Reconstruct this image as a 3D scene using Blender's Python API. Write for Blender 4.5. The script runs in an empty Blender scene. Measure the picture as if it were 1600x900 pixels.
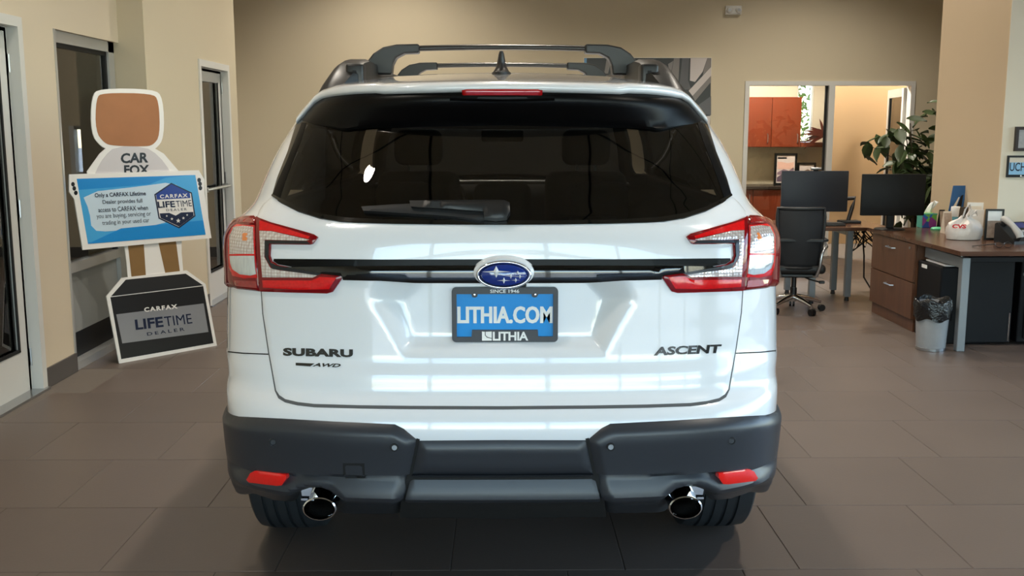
import bpy, bmesh, math, random
import numpy as np
from mathutils import Vector, Matrix
from mathutils.geometry import delaunay_2d_cdt

random.seed(7)
rng = np.random.default_rng(7)
SC = bpy.context.scene
COL = SC.collection

# ---------------------------------------------------------------- camera
FPX = 1600.0
PITCH = math.radians(8.9)
YAW = math.atan(15 / 1600)
CAM = np.array([0.0, 0.0, 1.5])
FW = np.array([math.sin(YAW) * math.cos(PITCH), math.cos(YAW) * math.cos(PITCH), -math.sin(PITCH)])
RT = np.array([math.cos(YAW), -math.sin(YAW), 0.0])
UP = np.cross(RT, FW)
cam_data = bpy.data.cameras.new('camera')
cam_data.sensor_width = 36.0
cam_data.lens = 36.0 * FPX / 1600.0
cam_data.clip_start = 0.05
cam_data.clip_end = 500
cam = bpy.data.objects.new('camera', cam_data)
COL.objects.link(cam)
cam.matrix_world = Matrix(((RT[0], UP[0], -FW[0], CAM[0]), (RT[1], UP[1], -FW[1], CAM[1]),
                           (RT[2], UP[2], -FW[2], CAM[2]), (0, 0, 0, 1)))
SC.camera = cam

# ---------------------------------------------------------------- world, sun, exposure
SC.view_settings.view_transform = 'Standard'
SC.view_settings.look = 'None'
SC.view_settings.gamma = 1.0
SC.view_settings.use_curve_mapping = False
SC.view_settings.exposure = 0.92
try:
    SC.cycles.use_denoising = True
    SC.cycles.max_bounces = 10
    SC.cycles.diffuse_bounces = 5
    SC.cycles.transparent_max_bounces = 12
    SC.cycles.sample_clamp_indirect = 6.0
    SC.cycles.caustics_reflective = False
    SC.cycles.caustics_refractive = False
except Exception:
    pass
world = bpy.data.worlds.new('daylight_sky')
SC.world = world
world.use_nodes = True
wn = world.node_tree.nodes
wl = world.node_tree.links
wn.clear()
sky = wn.new('ShaderNodeTexSky')
sky.sky_type = 'NISHITA'
sky.sun_disc = False
sky.sun_elevation = math.radians(55)
sky.sun_rotation = math.radians(20)
sky.air_density = 1.0
sky.dust_density = 0.6
bg = wn.new('ShaderNodeBackground')
bg.inputs['Strength'].default_value = 1.0
wo = wn.new('ShaderNodeOutputWorld')
wl.new(sky.outputs['Color'], bg.inputs['Color'])
wl.new(bg.outputs['Background'], wo.inputs['Surface'])

sun_data = bpy.data.lights.new('sun', 'SUN')
sun_data.energy = 5.0
sun_data.color = (1.0, 0.95, 0.88)
sun_data.angle = math.radians(0.6)
sun = bpy.data.objects.new('sun', sun_data)
COL.objects.link(sun)
sun.rotation_euler = Vector((0.25, -0.72, -1.0)).to_track_quat('-Z', 'Y').to_euler()

CEIL = 4.2
FACADE_Y = -4.6

def portal(loc, rot, sx, sy):
    d = bpy.data.lights.new('window_daylight', 'AREA')
    d.shape = 'RECTANGLE'
    d.size = sx
    d.size_y = sy
    d.cycles.is_portal = True
    o = bpy.data.objects.new('window_daylight', d)
    COL.objects.link(o)
    o.location = loc
    o.rotation_euler = rot
    return o

portal((2.1, FACADE_Y + 0.02, 1.42), (math.radians(90), 0, 0), 9.6, 2.62)
portal((7.88, 1.2, 1.75), (math.radians(90), 0, math.radians(90)), 11.4, 3.3)  # daylight through the side glazing added on the unseen right

# ---------------------------------------------------------------- materials
def lin(c):
    return tuple(((x / 255) / 12.92 if x / 255 <= 0.04045 else ((x / 255 + 0.055) / 1.055) ** 2.4) for x in c) + (1.0,)

def mat(name, col, rough=0.5, metal=0.0, spec=0.5, coat=0.0, var=0.0, vscale=6.0, bump=0.0, bscale=60.0,
        stretch=None, emit=None, estr=0.0, rnd=0.0, trans=0.0):
    m = bpy.data.materials.new(name)
    m.use_nodes = True
    nt = m.node_tree
    b = nt.nodes['Principled BSDF']
    c = lin(col)
    b.inputs['Base Color'].default_value = c
    b.inputs['Roughness'].default_value = rough
    b.inputs['Metallic'].default_value = metal
    b.inputs['Specular IOR Level'].default_value = spec
    b.inputs['Coat Weight'].default_value = coat
    b.inputs['Coat Roughness'].default_value = 0.02
    b.inputs['Transmission Weight'].default_value = trans
    if emit:
        b.inputs['Emission Color'].default_value = lin(emit)
        b.inputs['Emission Strength'].default_value = estr
    if var or bump:
        tc = nt.nodes.new('ShaderNodeTexCoord')
        mp = nt.nodes.new('ShaderNodeMapping')
        nt.links.new(tc.outputs['Object'], mp.inputs['Vector'])
        if stretch:
            mp.inputs['Scale'].default_value = stretch
    if var:
        n = nt.nodes.new('ShaderNodeTexNoise')
        n.inputs['Scale'].default_value = vscale
        n.inputs['Detail'].default_value = 5
        nt.links.new(mp.outputs['Vector'], n.inputs['Vector'])
        mx = nt.nodes.new('ShaderNodeMix')
        mx.data_type = 'RGBA'
        mx.inputs['A'].default_value = tuple(x * (1 - var) for x in c[:3]) + (1,)
        mx.inputs['B'].default_value = tuple(min(1, x * (1 + var)) for x in c[:3]) + (1,)
        nt.links.new(n.outputs['Fac'], mx.inputs['Factor'])
        out = mx.outputs['Result']
        if rnd:
            oi = nt.nodes.new('ShaderNodeObjectInfo')
            mr = nt.nodes.new('ShaderNodeMapRange')
            mr.inputs['To Min'].default_value = 1 - rnd
            mr.inputs['To Max'].default_value = 1 + rnd
            nt.links.new(oi.outputs['Random'], mr.inputs['Value'])
            vm = nt.nodes.new('ShaderNodeVectorMath')
            vm.operation = 'SCALE'
            nt.links.new(out, vm.inputs[0])
            nt.links.new(mr.outputs['Result'], vm.inputs['Scale'])
            out = vm.outputs['Vector']
        nt.links.new(out, b.inputs['Base Color'])
    if bump:
        n2 = nt.nodes.new('ShaderNodeTexNoise')
        n2.inputs['Scale'].default_value = bscale
        n2.inputs['Detail'].default_value = 3
        nt.links.new(mp.outputs['Vector'], n2.inputs['Vector'])
        bp = nt.nodes.new('ShaderNodeBump')
        bp.inputs['Strength'].default_value = bump
        bp.inputs['Distance'].default_value = 0.01
        nt.links.new(n2.outputs['Fac'], bp.inputs['Height'])
        nt.links.new(bp.outputs['Normal'], b.inputs['Normal'])
    return m

def glass(name, tint, rough=0.0, ior=1.5, refl=1.0):
    m = bpy.data.materials.new(name)
    m.use_nodes = True
    nt = m.node_tree
    nt.nodes.clear()
    o = nt.nodes.new('ShaderNodeOutputMaterial')
    mx = nt.nodes.new('ShaderNodeMixShader')
    fr = nt.nodes.new('ShaderNodeFresnel')
    fr.inputs['IOR'].default_value = ior
    t = nt.nodes.new('ShaderNodeBsdfTransparent')
    t.inputs['Color'].default_value = tuple(tint) + (1,)
    g = nt.nodes.new('ShaderNodeBsdfGlossy')
    g.inputs['Roughness'].default_value = rough
    g.inputs['Color'].default_value = (refl, refl, refl, 1)
    nt.links.new(fr.outputs['Fac'], mx.inputs['Fac'])
    nt.links.new(t.outputs['BSDF'], mx.inputs[1])
    nt.links.new(g.outputs['BSDF'], mx.inputs[2])
    nt.links.new(mx.outputs['Shader'], o.inputs['Surface'])
    return m

def wood(name, col, dark, scale=14, rough=0.4, axis=2):
    m = mat(name, col, rough)
    nt = m.node_tree
    b = nt.nodes['Principled BSDF']
    tc = nt.nodes.new('ShaderNodeTexCoord')
    mp = nt.nodes.new('ShaderNodeMapping')
    s = [scale, scale, scale]
    s[axis] = scale * 0.07
    mp.inputs['Scale'].default_value = s
    n = nt.nodes.new('ShaderNodeTexNoise')
    n.inputs['Scale'].default_value = 1.6
    n.inputs['Detail'].default_value = 6
    n.inputs['Distortion'].default_value = 0.6
    mx = nt.nodes.new('ShaderNodeMix')
    mx.data_type = 'RGBA'
    mx.inputs['A'].default_value = lin(dark)
    mx.inputs['B'].default_value = lin(col)
    nt.links.new(tc.outputs['Object'], mp.inputs['Vector'])
    nt.links.new(mp.outputs['Vector'], n.inputs['Vector'])
    nt.links.new(n.outputs['Fac'], mx.inputs['Factor'])
    nt.links.new(mx.outputs['Result'], b.inputs['Base Color'])
    return m

M = {}
M['wall'] = mat('wall_paint', (206, 195, 170), 0.85, spec=0.25, var=0.025, vscale=1.5, bump=0.05, bscale=220)
M['wall_tan'] = mat('wall_paint_tan', (192, 164, 128), 0.85, spec=0.25, var=0.02, vscale=1.5)
M['wall_cream'] = mat('wall_paint_cream', (212, 199, 176), 0.8, spec=0.25, var=0.02, vscale=1.5)
M['ceiling'] = mat('ceiling_panel', (196, 182, 156), 0.9, spec=0.2, var=0.02, vscale=2)
M['joint'] = mat('ceiling_joint', (22, 20, 18), 0.9)
M['tile'] = mat('porcelain_tile', (96, 85, 78), 0.42, spec=0.45, var=0.10, vscale=2.2, bump=0.04, bscale=90, rnd=0.05)
M['grout'] = mat('grout', (104, 96, 88), 0.9, var=0.05, vscale=20)
M['base'] = mat('baseboard_tile', (84, 80, 78), 0.5, var=0.05)
M['frame'] = mat('painted_door_frame', (214, 214, 210), 0.4, spec=0.4)
M['alu'] = mat('aluminium_frame', (196, 197, 196), 0.35, metal=0.55)
M['seal'] = mat('black_gasket', (14, 14, 15), 0.6)
M['pane'] = glass('window_glass', (0.86, 0.88, 0.87), ior=1.5)
M['paint'] = mat('white_car_paint', (228, 231, 236), 0.2, spec=0.5, coat=1.0)
M['seam'] = mat('tailgate_seam', (84, 86, 88), 0.7)
M['clad'] = mat('grey_bumper_plastic', (46, 49, 55), 0.36, spec=0.5, var=0.03, vscale=40, bump=0.015, bscale=900)
M['clad_dark'] = mat('black_plastic', (24, 25, 27), 0.5, spec=0.4)
M['gloss'] = mat('gloss_black', (6, 6, 7), 0.06, spec=0.6, coat=0.6)
M['spoil'] = mat('spoiler_black', (4, 4, 5), 0.34, spec=0.16)
M['carglass'] = glass('tinted_privacy_glass', (0.16, 0.155, 0.145), ior=1.55)
M['windshield'] = glass('windshield_glass', (0.72, 0.76, 0.74), ior=1.5)
M['interior'] = mat('cabin_trim', (30, 29, 28), 0.8)
M['seat'] = mat('seat_fabric', (34, 31, 29), 0.85, var=0.08, vscale=60)
M['gap'] = mat('panel_gap', (12, 12, 13), 0.8)
M['chrome'] = mat('chrome', (225, 226, 228), 0.07, metal=1.0)
M['satin'] = mat('satin_metal', (176, 178, 180), 0.28, metal=0.9)
M['rubber'] = mat('tyre_rubber', (34, 38, 42), 0.55, spec=0.4, var=0.06, vscale=50)
M['rim'] = mat('alloy_rim', (60, 62, 66), 0.3, metal=0.8)
M['railbk'] = mat('roof_rail_black', (26, 26, 27), 0.38, spec=0.5)
M['bar'] = mat('crossbar_black', (20, 18, 17), 0.28, spec=0.6)
M['redmid'] = mat('lamp_red_mid', (150, 8, 16), 0.1, spec=0.6, coat=1.0, var=0.3, vscale=90)
M['redhouse'] = mat('lamp_housing_red', (120, 6, 14), 0.12, spec=0.4, coat=0.25)
M['redlens'] = mat('red_lens', (214, 14, 18), 0.14, spec=0.4, coat=0.4, var=0.25, vscale=120)
M['brake'] = mat('high_brake_lens', (170, 12, 18), 0.12, spec=0.6, coat=1.0)
M['reflector'] = mat('red_reflector', (236, 24, 18), 0.1, spec=0.6, coat=1.0, var=0.1, vscale=160)
M['blueemb'] = mat('emblem_blue', (20, 48, 130), 0.08, spec=0.6, coat=1.0)
M['plate'] = mat('plate_blue', (12, 146, 226), 0.35, spec=0.4)
M['platef'] = mat('plate_frame_grey', (58, 60, 66), 0.4)
M['white'] = mat('white_print', (244, 244, 242), 0.5)
M['black'] = mat('black_print', (10, 10, 11), 0.4)
M['silver'] = mat('emblem_silver', (228, 232, 238), 0.2, metal=0.2)
M['badge'] = mat('badge_black', (22, 23, 25), 0.18, spec=0.6, coat=0.5)

def lens_clear():
    m = mat('clear_lens', (208, 196, 188), 0.1, spec=0.7, coat=1.0)
    nt = m.node_tree
    b = nt.nodes['Principled BSDF']
    tc = nt.nodes.new('ShaderNodeTexCoord')
    v = nt.nodes.new('ShaderNodeTexVoronoi')
    v.inputs['Scale'].default_value = 105
    v.inputs['Randomness'].default_value = 0.15
    rp = nt.nodes.new('ShaderNodeValToRGB')
    rp.color_ramp.elements[0].color = (0.95, 0.93, 0.92, 1)
    rp.color_ramp.elements[1].color = (0.50, 0.40, 0.37, 1)
    rp.color_ramp.elements[1].position = 0.75
    nt.links.new(tc.outputs['Object'], v.inputs['Vector'])
    nt.links.new(v.outputs['Distance'], rp.inputs['Fac'])
    nt.links.new(rp.outputs['Color'], b.inputs['Base Color'])
    bp = nt.nodes.new('ShaderNodeBump')
    bp.inputs['Strength'].default_value = 0.35
    bp.inputs['Distance'].default_value = 0.004
    nt.links.new(v.outputs['Distance'], bp.inputs['Height'])
    nt.links.new(bp.outputs['Normal'], b.inputs['Normal'])
    b.inputs['Metallic'].default_value = 0.35
    return m
M['clear'] = lens_clear()
M['reverse'] = mat('reverse_lamp_lens', (214, 220, 222), 0.08, spec=0.7, coat=1.0, metal=0.4, var=0.3, vscale=55, stretch=(3, 3, 0.3))
M['amber'] = mat('indicator_bulb', (226, 132, 70), 0.2, coat=1.0)

# ---------------------------------------------------------------- scene helpers
ROOTM = {}

def thing(name, label, cat, loc=(0, 0, 0), rotz=0.0, group=None, rot=None):
    o = bpy.data.objects.new(name, None)
    COL.objects.link(o)
    o.empty_display_size = 0.1
    o.location = loc
    o.rotation_euler = rot if rot else (0, 0, rotz)
    o['label'] = label
    o['category'] = cat
    if group:
        o['group'] = group
    ROOTM[o] = Matrix.Translation(Vector(loc)) @ o.rotation_euler.to_matrix().to_4x4()
    return o

def tag(o, label=None, cat=None, group=None, kind=None):
    for k, v in (('label', label), ('category', cat), ('group', group), ('kind', kind)):
        if v:
            o[k] = v
    return o

def obj(name, g, m, parent=None, smooth=False, world=True, angle=40, loc=None):
    """link verts/faces as one mesh object; world coordinates unless world=False (then local to the parent)"""
    V, Fc = (g.v, g.f) if isinstance(g, G) else g
    V = [tuple(map(float, p)) for p in V]
    org = Vector((0, 0, 0))
    if parent is not None:
        R = ROOTM[parent]
        if world:
            inv = R.inverted()
            V = [tuple(inv @ Vector(p)) for p in V]
    elif loc is not None:
        org = Vector(loc)
        if world:
            V = [tuple(Vector(p) - org) for p in V]
    me = bpy.data.meshes.new(name)
    me.from_pydata(V, [], [tuple(int(i) for i in f) for f in Fc])
    mats = m if isinstance(m, (list, tuple)) else [m]
    for mm in mats:
        me.materials.append(M[mm] if isinstance(mm, str) else mm)
    if isinstance(g, G) and g.m and len(mats) > 1:
        me.polygons.foreach_set('material_index', g.m)
    me.validate()
    if smooth:
        me.shade_smooth()
        if angle < 180:
            me.set_sharp_from_angle(angle=math.radians(angle))
    me.update()
    o = bpy.data.objects.new(name, me)
    COL.objects.link(o)
    if parent is not None:
        o.parent = parent
        ROOTM[o] = ROOTM[parent]
    else:
        o.location = org
        ROOTM[o] = Matrix.Translation(org)
    return o

def struct(name, g, m, smooth=False):
    o = obj(name, g, m, None, smooth)
    o['kind'] = 'structure'
    return o

class G:
    def __init__(s):
        s.v = []
        s.f = []
        s.m = []
        s.mi = 0
    def add(s, V, Fc):
        n = len(s.v)
        s.v += [tuple(p) for p in V]
        s.f += [tuple(i + n for i in f) for f in Fc]
        s.m += [s.mi] * len(Fc)
        return s
    def box(s, a, b):
        x0, y0, z0 = a
        x1, y1, z1 = b
        V = [(x0, y0, z0), (x1, y0, z0), (x1, y1, z0), (x0, y1, z0), (x0, y0, z1), (x1, y0, z1), (x1, y1, z1), (x0, y1, z1)]
        return s.add(V, [(0, 3, 2, 1), (4, 5, 6, 7), (0, 1, 5, 4), (1, 2, 6, 5), (2, 3, 7, 6), (3, 0, 4, 7)])
    def rbox(s, a, b, r=0.01, seg=2):
        bm = bmesh.new()
        bmesh.ops.create_cube(bm, size=1)
        for v in bm.verts:
            v.co = Vector([a[i] + (v.co[i] + 0.5) * (b[i] - a[i]) for i in range(3)])
        bmesh.ops.bevel(bm, geom=bm.edges[:], offset=r, segments=seg, profile=0.5, affect='EDGES')
        bm.verts.index_update()
        s.add([v.co[:] for v in bm.verts], [[v.index for v in f.verts] for f in bm.faces])
        bm.free()
        return s
    def cyl(s, p0, p1, r0, r1=None, seg=16, caps=True):
        r1 = r0 if r1 is None else r1
        p0, p1 = Vector(p0), Vector(p1)
        d = (p1 - p0).normalized()
        a = d.orthogonal().normalized()
        b = d.cross(a)
        V = []
        for p, r in ((p0, r0), (p1, r1)):
            for i in range(seg):
                t = 2 * math.pi * i / seg
                V.append(tuple(p + a * math.cos(t) * r + b * math.sin(t) * r))
        Fc = [(i, (i + 1) % seg, seg + (i + 1) % seg, seg + i) for i in range(seg)]
        if caps:
            Fc += [tuple(range(seg))[::-1], tuple(range(seg, 2 * seg))]
        return s.add(V, Fc)
    def tube(s, pts, r, seg=10, caps=True, flat=1.0):
        P = [Vector(p) for p in pts]
        rr = r if isinstance(r, (list, tuple)) else [r] * len(P)
        V = []
        prev = None
        for i, p in enumerate(P):
            d = (P[min(i + 1, len(P) - 1)] - P[max(i - 1, 0)]).normalized()
            if prev is None:
                a = d.cross(Vector((0, 0, 1)))
                if a.length < 1e-3:
                    a = d.cross(Vector((1, 0, 0)))
                a.normalize()
            else:
                a = (prev - d * prev.dot(d)).normalized()
            prev = a
            b = d.cross(a)
            for k in range(seg):
                t = 2 * math.pi * k / seg
                V.append(tuple(p + a * math.cos(t) * rr[i] + b * math.sin(t) * rr[i] * flat))
        Fc = []
        for i in range(len(P) - 1):
            for k in range(seg):
                k2 = (k + 1) % seg
                Fc.append((i * seg + k, i * seg + k2, (i + 1) * seg + k2, (i + 1) * seg + k))
        if caps:
            Fc += [tuple(range(seg))[::-1], tuple(range((len(P) - 1) * seg, len(P) * seg))]
        return s.add(V, Fc)
    def lathe(s, prof, c, axis='z', seg=32, sx=1.0, sy=1.0):
        """prof: (radius, height) pairs turned about the axis through c"""
        V = []
        for r, h in prof:
            for i in range(seg):
                t = 2 * math.pi * i / seg
                u, w = r * math.cos(t) * sx, r * math.sin(t) * sy
                if axis == 'z':
                    V.append((c[0] + u, c[1] + w, c[2] + h))
                elif axis == 'x':
                    V.append((c[0] + h, c[1] + u, c[2] + w))
                else:
                    V.append((c[0] + u, c[1] + h, c[2] + w))
        Fc = []
        for j in range(len(prof) - 1):
            for i in range(seg):
                i2 = (i + 1) % seg
                f = (j * seg + i, j * seg + i2, (j + 1) * seg + i2, (j + 1) * seg + i)
                Fc.append(f if axis == 'z' else f[::-1] if axis == 'y' else f)
        return s.add(V, Fc)
    def prism(s, poly, a, b):
        """poly: list of 3D points; extruded by vector a->b offset (two 3-vectors)"""
        n = len(poly)
        P = [Vector(p) for p in poly]
        V = [tuple(p + Vector(a)) for p in P] + [tuple(p + Vector(b)) for p in P]
        Fc = [tuple(range(n)), tuple(range(2 * n - 1, n - 1, -1))]
        Fc += [(i, n + i, n + (i + 1) % n, (i + 1) % n) for i in range(n)]
        return s.add(V, Fc)

def fixnormals(o):
    bm = bmesh.new()
    bm.from_mesh(o.data)
    bmesh.ops.recalc_face_normals(bm, faces=bm.faces)
    bm.to_mesh(o.data)
    bm.free()
    return o

def copy_tree(o, parent=None):
    c = o.copy()
    COL.objects.link(c)
    c.parent = parent
    for ch in [x for x in bpy.data.objects if x.parent == o]:
        copy_tree(ch, c)
    return c

def ray(px, py):
    return FW + (px - 800) / FPX * RT + (450 - py) / FPX * UP

def at(px, py, Y):
    d = ray(px, py)
    return CAM + d * (Y - CAM[1]) / d[1]

def floorpt(px, py, z=0.0):
    d = ray(px, py)
    return CAM + d * (z - CAM[2]) / d[2]

def on_x(px, py, X):
    d = ray(px, py)
    return CAM + d * (X - CAM[0]) / d[0]

TEXT_CACHE = {}
def text_geo(body, bold=0.0, shear=0.0, space=1.0):
    """verts (n,2) scaled to the unit box and faces of a line of lettering"""
    k = (body, bold, shear, space)
    if k in TEXT_CACHE:
        return TEXT_CACHE[k]
    cu = bpy.data.curves.new('lettering_curve', 'FONT')
    cu.body = body
    cu.offset = bold
    cu.shear = shear
    cu.space_character = space
    cu.resolution_u = 3
    cu.fill_mode = 'BOTH'
    o = bpy.data.objects.new('lettering_curve', cu)
    COL.objects.link(o)
    dg = bpy.context.evaluated_depsgraph_get()
    me = bpy.data.meshes.new_from_object(o.evaluated_get(dg))
    V = np.array([v.co[:2] for v in me.vertices])
    Fc = [tuple(p.vertices) for p in me.polygons]
    bpy.data.objects.remove(o)
    bpy.data.curves.remove(cu)
    bpy.data.meshes.remove(me)
    lo, hi = V.min(0), V.max(0)
    V = (V - lo) / (hi - lo)
    TEXT_CACHE[k] = (V, Fc)
    return TEXT_CACHE[k]

def text_plane(g, body, o, u, v, bold=0.0, shear=0.0, space=1.0):
    """lettering spanning u (width vector) and v (height vector) from o"""
    V, Fc = text_geo(body, bold, shear, space)
    o, u, v = map(np.asarray, (o, u, v))
    return g.add([tuple(o + p[0] * u + p[1] * v) for p in V], Fc)

# ================================================================ THE CAR
ZG = np.arange(0.10, 1.76, 0.002)
def _tab(pairs, sig=0.010):
    a = np.array(pairs)
    y = np.interp(ZG, a[:, 0], a[:, 1])
    k = int(3 * sig / 0.002) + 1
    w = np.exp(-0.5 * (np.arange(-k, k + 1) * 0.002 / sig) ** 2)
    w /= w.sum()
    yp = np.concatenate([np.full(k, y[0]), y, np.full(k, y[-1])])
    return np.convolve(yp, w, 'valid')
T_YR = _tab([(.20, 3.24), (.26, 3.12), (.34, 2.985), (.395, 2.912), (.415, 2.90), (.50, 2.895), (.60, 2.88), (.655, 2.885), (.685, 2.90),
             (.71, 2.937), (.735, 2.944), (.765, 2.946), (.82, 2.962), (.9, 2.968), (1.1, 2.98), (1.18, 2.99), (1.22, 3.005), (1.3, 3.052),
             (1.4, 3.115), (1.51, 3.19), (1.58, 3.245), (1.62, 3.32), (1.66, 3.5), (1.69, 3.75), (1.715, 4.1), (1.73, 4.5)], 0.008)
T_HW = _tab([(.20, .945), (.26, .931), (.32, .911), (.38, .896), (.44, .892), (.5, .8965), (.6, .8975), (.65, .9), (.7, .9055), (.78, .912),
             (.88, .911), (1.0, .9035), (1.06, .902), (1.13, .9035), (1.16, .902), (1.19, .887), (1.22, .8575), (1.25, .825), (1.28, .809),
             (1.32, .797), (1.38, .7745), (1.44, .7485), (1.5, .714), (1.55, .688), (1.6, .6575), (1.64, .64), (1.66, .60), (1.69, .50),
             (1.715, .34), (1.73, .10)], 0.008)
T_L = _tab([(.20, .5), (.6, .55), (.9, .55), (1.2, .5), (1.5, .42), (1.6, .42), (1.73, .5)], 0.02)
T_N = _tab([(.20, 3.0), (.6, 3.4), (1.1, 3.4), (1.25, 3.), (1.5, 2.8), (1.73, 2.3)], 0.02)
T_YF = _tab([(.20, 7.7), (.4, 7.84), (.6, 7.88), (.8, 7.86), (.95, 7.74), (1.02, 7.5), (1.08, 7.1), (1.11, 6.85), (1.15, 6.72), (1.3, 6.45),
             (1.5, 6.05), (1.6, 5.82), (1.64, 5.6), (1.66, 5.45), (1.69, 5.25), (1.715, 5.0), (1.73, 4.75)], 0.008)
def tz(T, z):
    return np.interp(z, ZG, T)
def sst(a):
    a = np.clip(a, 0, 1)
    return a * a * (3 - 2 * a)
SMAX = (math.pi / 2) ** 0.6

def recess(x, z):
    """the hollow in the tailgate around the number plate"""
    x = np.abs(x)
    xe = np.interp(z, [.845, 1.0, 1.055, 1.1], [.30, .397, .368, .34])
    ws = np.interp(z, [.845, .87, 1.055], [.03, .05, .125])
    d = np.minimum((xe - x) / ws, (z - .838) / .035)
    d = np.minimum(d, (1.080 - z) / .012)
    d = np.clip(d, 0, 1)
    return 0.045 * (0.55 * d + 0.45 * sst(d))

def flare(y, z):
    return 0.058 * sst((y - 3.36) / 0.75) * (1 - sst((z - 1.08) / 0.14)) * (1 - sst((y - 6.9) / 0.9) * 0.8)

def Spt(s, z, rec=True):
    """point of the car's rear skin; s runs round the corner from the middle (sign = side), z is height"""
    s = np.asarray(s, float)
    z = np.asarray(z, float)
    sg = np.where(s < 0, -1.0, 1.0)
    a = np.abs(s)
    th = np.minimum(a, SMAX) ** (1 / 0.6)
    n = tz(T_N, z)
    L = tz(T_L, z)
    x = tz(T_HW, z) * np.sin(th) ** (2 / n)
    c = np.clip(np.cos(th), 0, 1)
    y = tz(T_YR, z) + L - L * c ** (2 / n) + np.maximum(0, a - SMAX)
    if rec:
        y = y + recess(x, z)
    x = x + flare(y, z)
    return np.stack([sg * x, y, z], -1)

def spoil_dy(x, z):
    return -(0.03 + np.clip(z - 1.51, 0, .2) * 1.45) * np.clip(1 - (np.abs(x) / 0.68) ** 4, 0, 1)

def yh(x, z, sp=False):
    hw = tz(T_HW, z)
    q = np.abs(x) / hw
    n = tz(T_N, z)
    L = tz(T_L, z)
    y = tz(T_YR, z) + L - L * np.clip(1 - np.clip(q, 0, 1) ** n, 0, 1) ** (1 / n) + recess(x, z)
    if sp:
        y = y + spoil_dy(x, z)
    return np.where(q >= 1, 99.0, y)

def hit(px, py, sp=False):
    d = ray(px, py)
    Y = np.linspace(2.4, 4.3, 1900)
    P = CAM + d[None, :] * (Y / d[1])[:, None]
    f = P[:, 1] - yh(P[:, 0], P[:, 2], sp)
    i = np.argmax(f >= 0)
    if f[i] < 0:
        i = np.argmin(np.abs(P[:, 0]) / tz(T_HW, P[:, 2]))
        return P[i], False
    if i > 0 and f[i - 1] > -50:
        t = f[i] / (f[i] - f[i - 1])
        return P[i] * (1 - t) + P[i - 1] * t, True
    return P[i], True

def sz(px, py=None, sp=False):
    """photo trace point on the car's rear -> (s, z) of the skin"""
    if py is None:
        px, py = px
    P, ok = hit(px, py, sp)
    x, z = P[0], P[2]
    if not ok:
        s = 1.17
    else:
        n = float(tz(T_N, z))
        q = min(abs(x) / float(tz(T_HW, z)), 1.0)
        s = math.asin(min(1, q ** (n / 2))) ** 0.6
    return (math.copysign(s, x), float(z))

def dens(pts, h=6.0, closed=True):
    out = []
    n = len(pts)
    for i in range(n if closed else n - 1):
        a, b = np.array(pts[i], float), np.array(pts[(i + 1) % n], float)
        k = max(1, int(np.ceil(np.linalg.norm(b - a) / h)))
        out += [tuple(a + (b - a) * j / k) for j in range(k)]
    if not closed:
        out.append(tuple(pts[-1]))
    return out

def chaikin(pts, it=1, closed=True):
    for _ in range(it):
        o = []
        n = len(pts)
        for i in range(n if closed else n - 1):
            a, b = np.array(pts[i], float), np.array(pts[(i + 1) % n], float)
            o += [tuple(a * .75 + b * .25), tuple(a * .25 + b * .75)]
        pts = o
    return pts

def tri_domain(poly, h, holes=()):
    """triangulate a polygon of (u, v) with inner points every h -> points, triangles, boundary loops"""
    loops = [poly] + list(holes)
    pts, edges, L = [], [], []
    for lp in loops:
        lp = dens(lp, h)
        b = len(pts)
        pts += lp
        n = len(lp)
        edges += [(b + i, b + (i + 1) % n) for i in range(n)]
        L.append(lp)
    A = np.array(pts)
    lo, hi = A.min(0), A.max(0)
    gx = np.arange(lo[0] + h * .6, hi[0], h)
    gy = np.arange(lo[1] + h * .6, hi[1], h)
    if len(gx) and len(gy):
        Q = np.stack(np.meshgrid(gx, gy), -1).reshape(-1, 2)
        ins = np.zeros(len(Q), bool)
        for lp in L:
            B = np.array(lp)
            C2 = np.roll(B, -1, 0)
            for (x1, y1), (x2, y2) in zip(B, C2):
                if y1 == y2:
                    continue
                c = ((Q[:, 1] < y1) != (Q[:, 1] < y2)) & (Q[:, 0] < (x2 - x1) * (Q[:, 1] - y1) / (y2 - y1) + x1)
                ins ^= c
        Q = Q[ins]
        if len(Q):
            dd = bdist(Q, L)
            Q = Q[dd > h * .45]
        pts = pts + [tuple(q) for q in Q]
    r = delaunay_2d_cdt([Vector(p) for p in pts], edges, [], 1, 1e-7)
    V = np.array([v[:] for v in r[0]])
    Fc = []
    for f in r[2]:
        a, b, c = V[f[0]], V[f[1]], V[f[2]]
        ar = (b[0] - a[0]) * (c[1] - a[1]) - (b[1] - a[1]) * (c[0] - a[0])
        if abs(ar) < 1e-12:
            continue
        if holes and any(inpoly((a + b + c) / 3, lp) for lp in L[1:]):
            continue
        Fc.append(tuple(f) if ar > 0 else tuple(f)[::-1])
    return V, Fc, L

def inpoly(p, lp):
    r = False
    for (x1, y1), (x2, y2) in zip(lp, lp[1:] + lp[:1]):
        if (p[1] < y1) != (p[1] < y2) and p[0] < (x2 - x1) * (p[1] - y1) / (y2 - y1) + x1:
            r = not r
    return r

def bdist(Q, loops):
    best = np.full(len(Q), 1e9)
    for lp in loops:
        B = np.array(lp)
        E = np.roll(B, -1, 0) - B
        for b, e in zip(B, E):
            l2 = e @ e
            if l2 < 1e-14:
                continue
            t = np.clip(((Q - b) @ e) / l2, 0, 1)
            best = np.minimum(best, np.hypot(*(Q - b - t[:, None] * e).T))
    return best

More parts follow.
